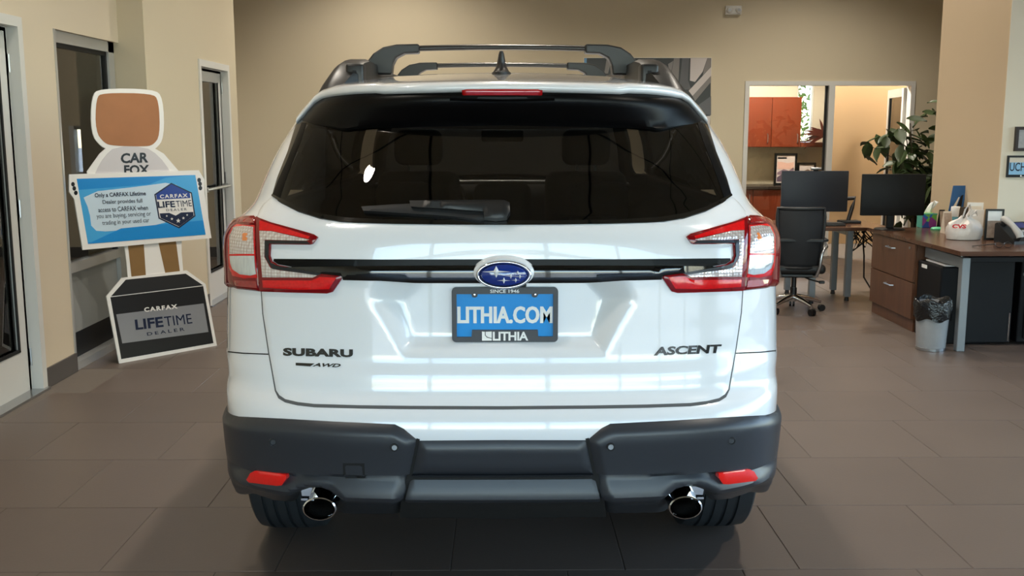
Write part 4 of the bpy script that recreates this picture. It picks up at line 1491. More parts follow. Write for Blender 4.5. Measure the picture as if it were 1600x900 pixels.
for i, lb in enumerate(('left', 'middle', 'right')):
    cabinet('base_cabinet', 'cherry base cabinet at the %s under the dark office counter' % lb, 2.9 + .53 * i, 3.425 + .53 * i, 14.0, 14.59, .02, .665, 1)
tag(obj('office_counter', G().rbox((2.88, 13.96, .668), (4.52, 14.595, .71), .006, 1), 'counter', loc=(3.7, 14.28, .668)), 'dark counter top along the back of the rear office', 'counter')

# framed posters leaning on the counter
def leaning_picture(name, label, x0, x1, z0, z1, y, bands):
    t = thing(name, label, 'picture', ((x0 + x1) / 2, y, z0))
    f = .028
    obj('frame', G().box((x0, y, z0), (x0 + f, y + .03, z1)).box((x1 - f, y, z0), (x1, y + .03, z1)).box((x0 + f, y, z0), (x1 - f, y + .03, z0 + f)).box((x0 + f, y, z1 - f), (x1 - f, y + .03, z1)), 'black', t)
    obj('paper', G().box((x0 + f, y + .012, z0 + f), (x1 - f, y + .02, z1 - f)), 'poster_paper', t)
    W2, H2 = x1 - x0 - 2 * f, z1 - z0 - 2 * f
    for nm, poly in bands:
        obj('print', G().add([(x0 + f + u * W2, y + .0105, z0 + f + v * H2) for u, v in poly], [tuple(range(len(poly)))]), nm, t)
    return t
M['poster_paper'] = mat('poster_paper', (212, 196, 190), 0.6)
M['poster_mauve'] = mat('poster_mauve', (138, 112, 126), 0.6)
M['poster_dusk'] = mat('poster_dusk', (92, 74, 92), 0.6)
M['poster_peach'] = mat('poster_peach', (220, 176, 160), 0.6)
M['poster_brown'] = mat('poster_brown', (120, 92, 72), 0.6)
leaning_picture('framed_poster', 'taller black-framed landscape poster leaning in the rear office', 3.775, 4.085, .712, 1.15, 14.25,
    (('poster_peach', [(.05, .5), (.95, .5), (.95, .75), (.6, .72), (.05, .78)]), ('poster_mauve', [(.05, .38), (.4, .5), (.7, .44), (.95, .58), (.95, .3), (.05, .3)]),
     ('poster_dusk', [(.05, .2), (.3, .32), (.6, .25), (.95, .36), (.95, .05), (.05, .05)]), ('black', [(.06, .87), (.55, .87), (.55, .93), (.06, .93)])))
leaning_picture('framed_picture', 'smaller black-framed brown picture leaning in the rear office', 4.10, 4.36, .712, 1.02, 14.28,
    (('poster_brown', [(.05, .05), (.95, .05), (.95, .6), (.6, .75), (.05, .55)]), ('poster_mauve', [(.3, .15), (.7, .15), (.6, .5), (.4, .5)])))

# tree and ground outside
def ground():
    g = G().box((-60, -70, -.16), (60, FACADE_Y - .2, -.06)).box((-60, OYB + .12, -.16), (60, 80, -.06)).box((BX1, FACADE_Y - .2, -.16), (60, OYB + .12, -.06))
    return struct('ground', g, 'concrete')
ground()
tr_ = thing('garden_tree', 'yellow-green leafy tree outside the small office window', 'tree', (5.55, 19.6, -.06))
obj('trunk', G().tube([(5.55, 19.6, -.06), (5.58, 19.62, 1.0), (5.52, 19.6, 2.2), (5.6, 19.65, 3.2)], [.09, .075, .05, .02], 10), 'stem', tr_, smooth=True)
g = G()
for k in range(900):
    a = rng.normal(size=3) * np.array([.42, .42, .75]) + np.array([5.45, 19.6, 1.55])
    u = rng.normal(size=3); u /= np.linalg.norm(u)
    v = np.cross(u, rng.normal(size=3)); v /= np.linalg.norm(v)
    s_ = .07
    g.add([a - u * s_, a + v * s_ * .45, a + u * s_, a - v * s_ * .45], [(0, 1, 2, 3)])
o = obj('foliage', g, 'treeleaf', tr_)
o['kind'] = 'stuff'
# spiky dark plant added to imitate a reflection in the office front glass
M['cordyline'] = mat('dark_red_leaf', (74, 26, 16), 0.4)
pl = thing('reflected_plant', 'dark red spiky plant added for a reflection in the office glass', 'plant', (4.40, 14.10, .712))
obj('pot', G().lathe([(.045, 0), (.06, .10), (.066, .10), (.055, .105), (.0, .09)], (4.40, 14.10, .712), 'z', 20), 'black', pl, smooth=True)
obj('stem', G().tube([(4.40, 14.10, .80), (4.41, 14.1, 1.1), (4.395, 14.1, 1.4)], .012, 8), 'stem', pl)
for k in range(17):
    a = math.radians(95 + k * 8.5 + rng.uniform(-4, 4)) if k < 13 else math.radians(60 - (k - 13) * 12)
    Ln = rng.uniform(.22, .36)
    ux, uz = math.cos(a), math.sin(a)
    dy = rng.uniform(-.05, .05)
    pts = []
    for i in range(6):
        t = i / 5
        w_ = .018 * math.sin(math.pi * min(1, .15 + t * .85)) + .001
        dz_ = -.10 * t * t
        c_ = np.array([4.395 + ux * Ln * t, 14.1 + dy * t, 1.38 + uz * Ln * t + dz_])
        pts.append((c_ + np.array([-uz, 0, ux]) * w_, c_ - np.array([-uz, 0, ux]) * w_))
    V = [p for q in pts for p in q]
    obj('leaf', (V, [(2 * i, 2 * i + 1, 2 * i + 3, 2 * i + 2) for i in range(5)]), 'cordyline', pl)

# ================================================================ THINGS IN THE SHOWROOM
# ---- cut-out promotional standee (flat printed board on a stand)
SB0, SB1 = floorpt(186, 568), floorpt(338.5, 540)
SB0, SB1 = np.array(SB0), np.array(SB1)
su = (SB1 - SB0) / np.linalg.norm(SB1 - SB0)
sn = np.array([su[1], -su[0], 0.0])                        # faces the camera side
lean = math.radians(4)
sup = np.array([0, 0, 1.0]) * math.cos(lean) - sn * math.sin(lean)
sn2 = np.cross(su, sup)
if sn2 @ sn < 0:
    sn2 = -sn2
def brd(px, py, off=0.0):
    d = ray(px, py)
    t = ((SB0 - CAM) @ sn2) / (d @ sn2)
    return CAM + d * t + sn2 * off
def uv(px, py):
    p = brd(px, py) - SB0
    return (float(p @ su), float(p @ sup))
def buv(u, v, off=0.0):
    return SB0 + su * u + sup * v + sn2 * off
st = thing('promotional_standee', 'cut-out cardboard standee with blue sign panel and black pedestal by the window', 'standee', tuple((SB0 + SB1) / 2))
M['board'] = mat('white_foamboard', (238, 236, 232), 0.55)
M['sblue'] = mat('sign_blue', (26, 140, 214), 0.4)
M['sblue2'] = mat('sign_mid_blue', (70, 168, 226), 0.4)
M['spale'] = mat('sign_pale_blue', (204, 224, 238), 0.4)
M['snavy'] = mat('sign_navy', (22, 34, 62), 0.4)
M['sroyal'] = mat('sign_royal', (34, 66, 150), 0.4)
M['sgrey'] = mat('sign_text_grey', (70, 78, 92), 0.5)
M['sblack'] = mat('pedestal_black', (28, 29, 31), 0.5)
M['sblack2'] = mat('pedestal_top_black', (40, 41, 43), 0.5)
M['ssilver'] = mat('pedestal_silver', (140, 142, 146), 0.35)
M['sorange'] = mat('print_russet', (168, 112, 70), 0.6, var=0.12, vscale=9)
M['sshirt'] = mat('print_pale_grey', (208, 204, 206), 0.6)
M['skhaki'] = mat('print_khaki', (136, 104, 62), 0.6, var=0.08, vscale=12)
def board(name, polypx, off, th, m, smooth_it=0, parent=st):
    poly = [uv(*p) for p in polypx]
    if smooth_it:
        poly = chaikin(poly, smooth_it)
    ar = sum(a[0] * b[1] - b[0] * a[1] for a, b in zip(poly, poly[1:] + poly[:1]))
    if ar < 0:
        poly = poly[::-1]
    Vd, Fd, Ld = tri_domain(poly, .12)
    V, Fc = slab(Vd, Fd, lambda u, v, d: tuple(buv(u, v, off - d)), th)
    return obj(name, (V, Fc), m, parent)
HEAD = [(143, 150), (156, 138), (240, 139), (255, 152), (257, 215), (243, 234), (226, 236), (176, 235), (158, 230), (142, 208)]
BODYP = [(172, 226), (232, 226), (256, 240), (280, 268), (278, 285), (140, 288), (136, 268), (156, 240)]
LEGS = [(193, 372), (284, 368), (284, 395), (287, 430), (201, 446), (198, 410)]
SIGN = [(106.5, 272.5), (309, 266), (318, 281), (317.8, 302), (329, 372), (128, 390.6), (114.6, 311), (106.5, 300)]
PED = [(166, 463), (190.5, 434), (291.5, 422.4), (320.7, 443.8), (338.5, 540), (186, 568)]
bd = board('figure_board', HEAD, 0.0, .008, 'board', 2)
board('head_print', [(150, 153), (160, 145), (237, 146), (248, 156), (250, 212), (239, 227), (225, 229), (178, 228), (163, 224), (149, 205)], .0015, .0012, 'sorange', 2, bd)
bb = board('torso_board', BODYP, -.0005, .007, 'board')
board('torso_print', [(180, 229), (226, 229), (248, 243), (268, 270), (266, 280), (150, 280), (148, 270), (163, 244)], .001, .0012, 'sshirt', 1, bb)
lb = board('leg_board', LEGS, -.001, .006, 'board')
for q in ([(199, 374), (224, 373), (228, 432), (206, 437)], [(246, 372), (274, 370), (281, 424), (259, 430)]):
    board('leg_print', q, .0008, .0012, 'skhaki', 0, lb)
def btext(parent, body, bl, br, tl, m, off, bold=0.0, shear=0, space=1.0, name='lettering'):
    g = G()
    Vt, Ft = text_geo(body, bold, shear, space)
    bl, br, tl = map(lambda q: np.array(q, float), (bl, br, tl))
    g.add([tuple(brd(*(bl + a * (br - bl) + b * (tl - bl)), off)) for a, b in Vt], Ft)
    return obj(name, g, m, parent)
btext(bb, 'CAR', (188.5, 255.5), (231.5, 254), (188.5, 239.5), 'black', .0022, .035)
btext(bb, 'FOX', (194, 273), (233.5, 272.5), (193.5, 258), 'black', .0022, .035)
sg_ = board('sign_board', SIGN, .012, .010, 'board')
BLU = [(118.3, 279.5), (303.5, 273.5), (319.6, 366.5), (136, 381)]
def bq(u, v):
    a, b, c, d = [np.array(q) for q in BLU]
    return tuple((a * (1 - u) + b * u) * (1 - v) + (d * (1 - u) + c * u) * v)
pn = board('sign_panel', BLU, .0128, .001, 'sblue', 0, sg_)
board('sign_swoosh', [bq(0, .17), bq(.6, .13), bq(.75, .03), bq(1, .0), bq(1, .80), bq(.55, .86), bq(.2, .98), bq(0, .98)], .0134, .001, 'sblue2', 0, sg_)
board('sign_swoosh', [bq(.02, .22), bq(.55, .15), bq(.80, .10), bq(.90, .3), bq(.85, .62), bq(.62, .80), bq(.2, .84), bq(.05, .80), bq(.06, .5)], .0139, .001, 'spale', 1, sg_)
board('sign_swoosh', [bq(.15, .90), bq(.30, .80), bq(1, .76), bq(1, 1), bq(.0, 1)], .0142, .001, 'sblue', 0, sg_)
for body, bl, br, h_, bold, mm in (('Only a CARFAX Lifetime', (146.7, 310.5), (226.4, 307.2), 8.4, .02, 'snavy'), ('Dealer provides full', (159, 320.6), (221, 318.2), 8, .012, 'sgrey'),
        ('access to CARFAX when', (152, 331.8), (229.5, 328), 7.4, .012, 'sgrey'), ('you are buying, servicing or', (149.5, 343.4), (234.5, 339), 9, .0, 'sgrey'), ('trading in your used car', (158.4, 353.5), (231.7, 349), 8.6, .0, 'sgrey')):
    btext(sg_, body, bl, br, (bl[0] - 1, bl[1] - h_), mm, .0160, bold)
SH = [(265.8, 285.8), (298, 301), (303.6, 337.8), (278, 357), (246, 341.6), (239.3, 303.7)]
cS = np.mean(SH, 0)
def shr(k):
    return [tuple(cS + (np.array(q) - cS) * k) for q in SH]
sh = board('shield', SH, .0148, .0012, 'snavy', 0, sg_)
board('shield_face', shr(.93), .0154, .0012, 'board', 0, sh)
board('shield_top', [(265.9, 288), (294.5, 301.5), (295.5, 309.5), (243.3, 312), (242, 304.2)], .0162, .0008, 'sroyal', 0, sh)
board('shield_foot', [(247.5, 333.5), (262.5, 332.8), (272.5, 337), (281, 332), (300, 331.2), (300.6, 337), (277.9, 354), (249, 340.4)], .0162, .0008, 'snavy', 0, sh)
btext(sh, 'CARFAX', (248, 310.3), (291.5, 308.3), (247.3, 304.3), 'board', .0168, .03, 0, 1.25)
btext(sh, 'LIFE', (245, 325), (272, 323.6), (243.6, 315.2), 'snavy', .0168, .03)
btext(sh, 'TIME', (273.5, 323.5), (298, 322.2), (272, 314), 'snavy', .0168, .0)
btext(sh, 'DEALER', (258, 330.2), (290, 328.6), (257.5, 326.6), 'sgrey', .0168, .01, 0, 1.4)
for (x, y, r) in ((258.5, 337.5, 1.8), (266.5, 342, 2.4), (276.5, 345, 3.8), (284.5, 340.8, 2.4), (290.3, 336, 1.8)):
    board('star', [(x + (r if k % 2 == 0 else r * .42) * math.sin(k * math.pi / 5), y - (r if k % 2 == 0 else r * .42) * math.cos(k * math.pi / 5)) for k in range(10)], .0168, .0006, 'board', 0, sh)
for x0 in ((112.5, 288), (114.5, 294.5), (117, 301.5), (309.5, 281.5), (311, 287.5), (311.5, 294)):
    board('grip_dot', [(x0[0] + 2.9 * math.cos(k * math.pi / 5), x0[1] + 3.6 * math.sin(k * math.pi / 5)) for k in range(10)], .0128, .0008, 'black', 0, sg_)
pd = board('pedestal_board', PED, .004, .010, 'board')
board('pedestal_top_print', [(173, 463), (196, 437), (289.6, 427.5), (316.8, 445.8)], .0048, .001, 'sblack2', 0, pd)
board('pedestal_front_print', [(172, 464.4), (316.8, 447), (333, 536), (189, 561)], .0048, .001, 'sblack', 0, pd)
board('pedestal_band', [(181, 491.2), (317.5, 474), (325, 518.6), (190.5, 536.5)], .0054, .001, 'ssilver', 0, pd)
btext(pd, 'CARFAX', (225, 487.5), (277, 482), (224, 480.5), 'board', .0064, .04, 0, 1.25)
btext(pd, 'LIFE', (211.5, 515.5), (255, 510.5), (209.5, 499.5), 'snavy', .0064, .03)
btext(pd, 'TIME', (257.5, 510), (300, 505), (255, 495), 'snavy', .0064, .0)
btext(pd, 'DEALER', (229.5, 524.5), (288, 516.5), (228.5, 519.5), 'snavy', .0064, .01, 0, 1.45)
cb_ = (SB0 + SB1) / 2
g = G()
top_ = buv(.36, .95, -.012)
foot = cb_ - sn * .34
g.prism([tuple(top_), tuple(buv(.36, .05, -.014)), (foot[0], foot[1], .004)], tuple(su * -.004), tuple(su * .004))
obj('easel_strut', g, 'board', st)

# ---- large photo poster on the back wall
M['ps_dark'] = mat('photo_black', (20, 20, 23), 0.3)
M['ps_grey'] = mat('photo_grey', (120, 114, 112), 0.3)
M['ps_light'] = mat('photo_light', (196, 188, 186), 0.3)
M['ps_blue'] = mat('photo_blue', (96, 150, 196), 0.3)
M['ps_mid'] = mat('photo_mid', (78, 76, 80), 0.3)
a_, b_ = at(912, 90, YB - .03), at(1112, 90, YB - .03)
ps = thing('wall_poster', 'large photo poster of a grey car interior on the back wall behind the car', 'poster', ((a_[0] + b_[0]) / 2, YB, 1.2))
obj('poster_board', G().box((a_[0], YB - .03, 1.2), (b_[0], YB, a_[2])), 'board', ps)
def pprint(m, pts, k):
    obj('print', G().add([tuple(at(x, y, YB - .0305 - .0006 * k)) for x, y in pts], [tuple(range(len(pts)))[::-1]]), m, ps)
pprint('ps_dark', [(912.6, 90.6), (1111.4, 90.6), (1109, 232), (913, 232)], 0)
pprint('ps_blue', [(913, 91), (917, 91), (916, 110), (913, 110)], 1)
pprint('ps_grey', [(948, 91), (956, 91), (950, 115), (944, 115)], 1)
pprint('ps_light', [(962, 91), (966, 91), (957, 115), (954, 115)], 1)
pprint('ps_grey', [(975, 100), (958, 115), (985, 115), (990, 104)], 1)
pprint('ps_grey', [(1044, 100), (1052, 95), (1048, 118), (1046, 118)], 1)
pprint('ps_grey', [(1053, 91), (1062, 91), (1060, 128), (1057, 150), (1048, 122)], 1)
pprint('ps_mid', [(1066, 91), (1077, 91), (1075, 125), (1080, 140), (1070, 140), (1062, 130)], 1)
pprint('ps_light', [(1079, 91), (1105, 91), (1098, 112), (1086, 128), (1078, 126)], 1)
pprint('ps_grey', [(1105, 91), (1111, 91), (1111, 104), (1098, 118), (1100, 108)], 1)
pprint('ps_light', [(1111, 104.5), (1111, 122), (1082, 150), (1076, 142), (1092, 125)], 2)
pprint('ps_grey', [(1111, 118), (1111, 128), (1086, 158), (1082, 150)], 3)
pprint('ps_mid', [(1111, 150), (1111, 180), (1098, 178), (1090, 165)], 1)
pprint('ps_light', [(1098, 182), (1110, 181), (1109, 194), (1104, 192)], 2)

# ---- twin-head emergency light high on the back wall
c_ = at(1145, 16.5, YB)
el = thing('emergency_light', 'small white twin-lens emergency light high on the back wall', 'emergency light', (c_[0], YB, c_[2]))
obj('housing', G().rbox((c_[0] - .092, YB - .05, c_[2] - .05), (c_[0] + .092, YB, c_[2] + .05), .01, 2), 'frame', el, smooth=True)
for dx in (-.05, .055):
    ls = obj('lamp_head', G().lathe([(0, -.075), (.026, -.075), (.034, -.068), (.036, -.04)], (c_[0] + dx, YB, c_[2]), 'y', 24), 'frame', el, smooth=True)
    obj('lamp_lens', G().lathe([(0, -.078), (.018, -.078), (.02, -.074)], (c_[0] + dx, YB, c_[2]), 'y', 20), 'satin', ls, smooth=True)

# ---- near desk: top, steel frame
DZ = .69
dk = thing('office_desk', 'walnut topped office desk with grey steel frame, nearest on the right', 'desk', (3.3, 7.2, 0))
top = [(3.03, 6.70), (5.4, 6.70), (5.4, 7.495), (3.63, 7.495), (3.63, 8.36), (3.0, 8.36)]
g = G().prism([(x, y, DZ - .03) for x, y in top], (0, 0, 0), (0, 0, .03))
fixnormals(obj('desktop', g, 'walnut_top', dk))
obj('desk_leg', G().rbox((3.075, 6.76, 0.0), (3.13, 6.815, DZ - .05), .004, 1), 'greysteel', dk)
obj('side_rail', G().rbox((3.085, 6.815, DZ - .125), (3.12, 7.40, DZ - .05), .003, 1), 'greysteel', dk)
obj('front_rail', G().rbox((3.13, 6.77, DZ - .08), (5.3, 6.80, DZ - .045), .003, 1), 'blackcab', dk)
obj('desk_leg', G().rbox((5.2, 6.76, 0.0), (5.255, 6.815, DZ - .05), .004, 1), 'greysteel', dk)
for y in (6.83, 7.3):
    obj('standoff', G().cyl((3.10, y, DZ - .05), (3.10, y, DZ - .028), .01, seg=10), 'satin', dk)
# lateral file
fc = thing('file_cabinet', 'walnut two-drawer file cabinet under the far end of the desk', 'cabinet', (3.3, 7.86, 0))
obj('carcass', G().box((3.04, 7.43, .09), (3.60, 8.30, DZ - .032)), 'walnut', fc)
obj('plinth', G().box((3.045, 7.44, 0), (3.59, 8.29, .09)), 'walnut', fc)
for z0, z1 in ((.095, .365), (.372, DZ - .036)):
    dw = obj('drawer', G().rbox((3.022, 7.434, z0), (3.04, 8.296, z1), .002, 1), 'walnut', fc)
    zz = z1 - .07
    obj('handle', G().tube([(3.022, 7.80, zz), (2.998, 7.805, zz), (2.998, 7.935, zz), (3.022, 7.94, zz)], .006, 8), 'satin', dw, smooth=True)
    if z0 > .3:
        obj('lock', G().cyl((3.022, 7.52, z1 - .035), (3.016, 7.52, z1 - .035), .011, seg=14), 'satin', dw)
# black cabinets under the desk
t = thing('shredder_cabinet', 'black box cabinet with white label behind the waste bin', 'cabinet', (3.2, 7.2, 0))
obj('body', G().rbox((3.045, 7.01, 0.0), (3.40, 7.41, .545), .008, 1), 'blackcab', t)
obj('label_plate', G().box((3.042, 7.25, .50), (3.046, 7.34, .525)), 'white', t)
obj('paper_tray', G().box((3.08, 7.03, .546), (3.36, 7.36, .556)), 'board', t)
obj('front_gap', G().box((3.042, 7.02, .265), (3.046, 7.40, .275)), 'gap', t)
obj('privacy_panel', G().rbox((3.17, 6.965, .02), (3.535, 6.995, .60), .004, 1), 'blackcab', dk)
obj('panel_strip', G().box((3.515, 6.960, .03), (3.525, 6.965, .23)), 'chrome', dk)
t = thing('drawer_pedestal', 'black metal drawer pedestal under the desk at the right edge', 'cabinet', (3.8, 7.2, 0))
obj('body', G().rbox((3.585, 6.97, .02), (4.02, 7.42, .60), .006, 1), 'blackcab', t)
for z0, z1 in ((.05, .33), (.345, .455), (.465, .585)):
    dw = obj('drawer', G().rbox((3.62, 6.95, z0), (4.0, 6.972, z1), .005, 1), 'blackcab', t)
    obj('drawer_grip', G().box((3.64, 6.944, z0 + .004), (3.98, 6.951, z0 + .012)), 'chrome' if z0 < .1 else 'clad_dark', dw)
obj('lock', G().cyl((3.605, 6.97, .50), (3.605, 6.958, .50), .012, seg=12), 'satin', t)

# waste bin with liner
bc = floorpt(1461, 547)
bc = (bc[0] - .02, bc[1] + .03)
wb = thing('waste_bin', 'grey round waste bin with black plastic liner beside the desk leg', 'waste bin', (bc[0], bc[1], 0))
obj('bucket', G().lathe([(0, .006), (.108, .006), (.108, 0), (.112, .012), (.132, .33), (.126, .33), (.108, .02)], (bc[0], bc[1], 0), 'z', 40), 'binplastic', wb, smooth=True, angle=50)
obj('base_ring', G().lathe([(.109, .0), (.114, .002), (.115, .02), (.111, .022)], (bc[0], bc[1], 0), 'z', 40), 'satin', wb, smooth=True)
V = []
seg = 60
for r, z in ((.095, .15), (.126, .33), (.138, .352), (.145, .345), (.147, .30), (.143, .25), (.139, .215)):
    for i in range(seg):
        a = 2 * math.pi * i / seg
        k = 1 + .035 * math.sin(a * 7 + z * 40) * (z < .34) + .02 * math.sin(a * 17 + z * 90)
        V.append((bc[0] + r * k * math.cos(a), bc[1] + r * k * math.sin(a), z + .012 * math.sin(a * 5) * (r > .13)))
Fc = [(j * seg + i, j * seg + (i + 1) % seg, (j + 1) * seg + (i + 1) % seg, (j + 1) * seg + i) for j in range(6) for i in range(seg)]
obj('bin_liner', (V, Fc), 'liner', wb, smooth=True)
wb.scale = (.85, .85, 1.0)

# ---- monitors
def monitor(name, label, px0, px1, py0, py1, Y, m, base, back=True, zdesk=DZ, parts=True):
    a, b = at(px0, py1, Y), at(px1, py0, Y)
    t = thing(name, label, 'monitor', ((a[0] + b[0]) / 2, Y, zdesk))
    cx = (a[0] + b[0]) / 2
    obj('housing', G().rbox((a[0], Y, a[2]), (b[0], Y + .03, b[2]), .006, 2), m, t, smooth=True)
    obj('bezel', G().box((a[0] + .004, Y + .03, a[2] + .004), (b[0] - .004, Y + .034, b[2] - .004)), 'screen', t)
    if base == 'stand':
        obj('stand', G().rbox((cx - .03, Y + .032, zdesk + .01), (cx + .03, Y + .06, (a[2] + b[2]) / 2), .006, 1), 'screen', t)
        obj('foot', G().lathe([(0, .012), (.11, .010), (.12, .004), (.12, 0)], (cx, Y + .05, zdesk), 'z', 32), 'screen', t, smooth=True)
    return t, a, b, cx
monitor('computer_monitor', 'black desktop monitor on the file cabinet end of the near desk', 1345, 1448, 272, 337, 8.14, 'screen', 'stand')
D2Z = .665
t1, a, b, cx = monitor('computer_monitor', 'slate grey desktop monitor with webcam above the mesh chair', 1220, 1327, 267, 331, 9.05, 'screen_blue', 'arm', zdesk=D2Z)
obj('monitor_arm', G().tube([(cx, 9.10, (a[2] + b[2]) / 2), (cx + .15, 9.16, .86), (3.14, 9.1, .88), (3.10, 9.05, .80), (3.06, 9.02, D2Z + .02)], .018, 10), 'chairblk', t1, smooth=True)
obj('arm_clamp', G().rbox((2.98, 8.96, D2Z), (3.16, 9.08, D2Z + .025), .006, 1), 'chairblk', t1)
wc = at(1275, 264, 9.06)
w_ = thing('webcam', 'small silver and black webcam clipped on the slate monitor', 'webcam', (wc[0], 9.06, b[2]))
obj('body', G().cyl((wc[0] - .045, 9.06, b[2] + .018), (wc[0] + .045, 9.06, b[2] + .018), .012, seg=14), 'satin', w_, smooth=True)
obj('clip', G().rbox((wc[0] - .02, 9.045, b[2] + .0005), (wc[0] + .02, 9.085, b[2] + .016), .004, 1), 'black', w_)

# ---- second desk
d2 = thing('work_table', 'walnut topped work table with grey steel legs behind the mesh chair', 'desk', (2.7, 8.95, 0))
obj('tabletop', G().rbox((2.30, 8.62, D2Z - .03), (3.30, 9.32, D2Z), .004, 1), 'walnut_top', d2)
for x, y in ((2.665, 8.70), (3.02, 8.84), (2.60, 9.22), (3.02, 9.22)):
    lg = obj('table_leg', G().rbox((x - .026, y - .026, .035), (x + .026, y + .026, D2Z - .03), .004, 1), 'greysteel', d2)
    obj('levelling_foot', G().cyl((x, y, 0), (x, y, .036), .022, .016, 14), 'black', lg)
obj('side_rail', G().rbox((2.994, 8.866, D2Z - .09), (3.046, 9.194, D2Z - .03), .003, 1), 'greysteel', d2)
# cables under the table end
M['cable'] = mat('cable_black', (14, 14, 15), 0.5)
g = G()
g.tube([(3.20, 9.0, .60), (3.16, 8.9, .52), (3.14, 8.8, .40), (3.13, 8.75, .22), (3.2, 8.62, .06), (3.28, 8.5, .012)], .007, 8)
for k in range(7):
    p0 = np.array([3.12 + rng.uniform(-.1, .12), 8.95 + rng.uniform(-.1, .1), .62])
    p1 = p0 + np.array([rng.uniform(-.15, .15), 0, -.08 - rng.uniform(0, .12)])
    p2 = p0 + np.array([rng.uniform(-.1, .25), .05, -.02])
    g.tube([tuple(p0), tuple((p0 + p1) / 2 + [0.03, 0, -.02]), tuple(p1), tuple(p2)], .006, 6)
tag(obj('cable_tangle', g, 'cable', d2), kind='stuff')
# keyboard
kb = thing('keyboard', 'low black keyboard on the work table below the slate monitor', 'keyboard', (2.72, 8.80, D2Z))
obj('base', G().rbox((2.52, 8.74, D2Z), (2.95, 8.88, D2Z + .018), .004, 1), 'black', kb)
for r in range(4):
    obj('key_row', G().rbox((2.53, 8.75 + r * .032, D2Z + .018), (2.94, 8.775 + r * .032, D2Z + .024), .002, 1), 'chairblk', kb)

# ---- mesh office chair (its back to the camera)
cc = (2.40, 8.32)
ch = thing('office_chair', 'black mesh-back office chair with silver arms on a five-star base', 'chair', (cc[0], cc[1], 0), math.radians(-6))
def L(*p):
    return p
V, Fc = [], []
nu, nv = 12, 14
for j in range(nv + 1):
    v = j / nv
    z = .385 + .48 * v
    hw_ = .175 + .03 * v - .012 * max(0, v - .85) / .15
    for i in range(nu + 1):
        u = -1 + 2 * i / nu
        y = -.21 - .045 * v + .035 * math.sin(math.pi * v) * -1 + .055 * u * u
        V.append((u * hw_, y, z))
Fc = [(j * (nu + 1) + i, j * (nu + 1) + i + 1, (j + 1) * (nu + 1) + i + 1, (j + 1) * (nu + 1) + i) for j in range(nv) for i in range(nu)]
bk = obj('back_mesh', (V, Fc), 'mesh', ch, world=False, smooth=True)
sol = bk.modifiers.new('thickness', 'SOLIDIFY'); sol.thickness = .012
edge_i = [j * (nu + 1) for j in range(nv + 1)] + [nv * (nu + 1) + i for i in range(1, nu + 1)] + [j * (nu + 1) + nu for j in range(nv - 1, -1, -1)] + [i for i in range(nu - 1, -1, -1)]
g = G().tube([V[i] for i in edge_i], .014, 8, False)
obj('back_frame', g, 'chairblk', ch, world=False, smooth=True)
obj('lumbar_band', G().rbox((-.19, -.262, .60), (.19, -.248, .625), .004, 1), 'chairblk', ch, world=False)
obj('seat', G().rbox((-.235, -.20, .335), (.235, .26, .41), .03, 3), 'chairblk', ch, world=False, smooth=True)
obj('seat_pan', G().rbox((-.16, -.16, .30), (.16, .18, .335), .01, 1), 'black', ch, world=False)
for s_ in (-1, 1):
    ar = obj('armrest', G().tube([(s_ * .13, -.13, .31), (s_ * .155, -.20, .32), (s_ * .175, -.225, .40), (s_ * .185, -.225, .50), (s_ * .205, -.215, .54), (s_ * .235, -.17, .555), (s_ * .25, .02, .575), (s_ * .25, .12, .575)], .013, 10), 'satin', ch, world=False, smooth=True)
    obj('arm_pad', G().rbox((s_ * .25 - .03, -.03, .582), (s_ * .25 + .03, .17, .605), .01, 2), 'chairblk', ar, world=False, smooth=True)
obj('gas_column', G().cyl((0, 0, .10), (0, 0, .31), .022, seg=16).cyl((0, 0, .10), (0, 0, .20), .03, seg=16), 'black', ch, world=False, smooth=True)
obj('tilt_lever', G().tube([(.05, -.05, .305), (.12, -.10, .28), (.2, -.12, .262)], .007, 8).rbox((.19, -.14, .25), (.24, -.11, .275), .006, 1), 'black', ch, world=False, smooth=True)
obj('base_hub', G().lathe([(0, .145), (.035, .14), (.04, .11), (.03, .085), (0, .085)], (0, 0, 0), 'z', 24), 'chrome', ch, world=False, smooth=True)
for k in range(5):
    a = math.radians(-62 + 72 * k)
    ux, uy = math.cos(a), math.sin(a)
    lg = obj('base_spoke', G().tube([(ux * .02, uy * .02, .125), (ux * .14, uy * .14, .105), (ux * .255, uy * .255, .078)], [.026, .02, .013], 10), 'chrome', ch, world=False, smooth=True)
    obj('caster_stem', G().cyl((ux * .25, uy * .25, .05), (ux * .25, uy * .25, .085), .008, seg=8), 'chrome', lg, world=False)
    px_, py_ = -uy, ux
    for sd in (-1, 1):
        c0_ = (ux * .262 + px_ * sd * .005, uy * .262 + py_ * sd * .005, .028)
        c1_ = (ux * .262 + px_ * sd * .024, uy * .262 + py_ * sd * .024, .028)
        obj('caster', G().cyl(c0_, c1_, .0275, seg=18), 'black', lg, world=False, smooth=True)
ch.scale = (.93, .93, 1.0)

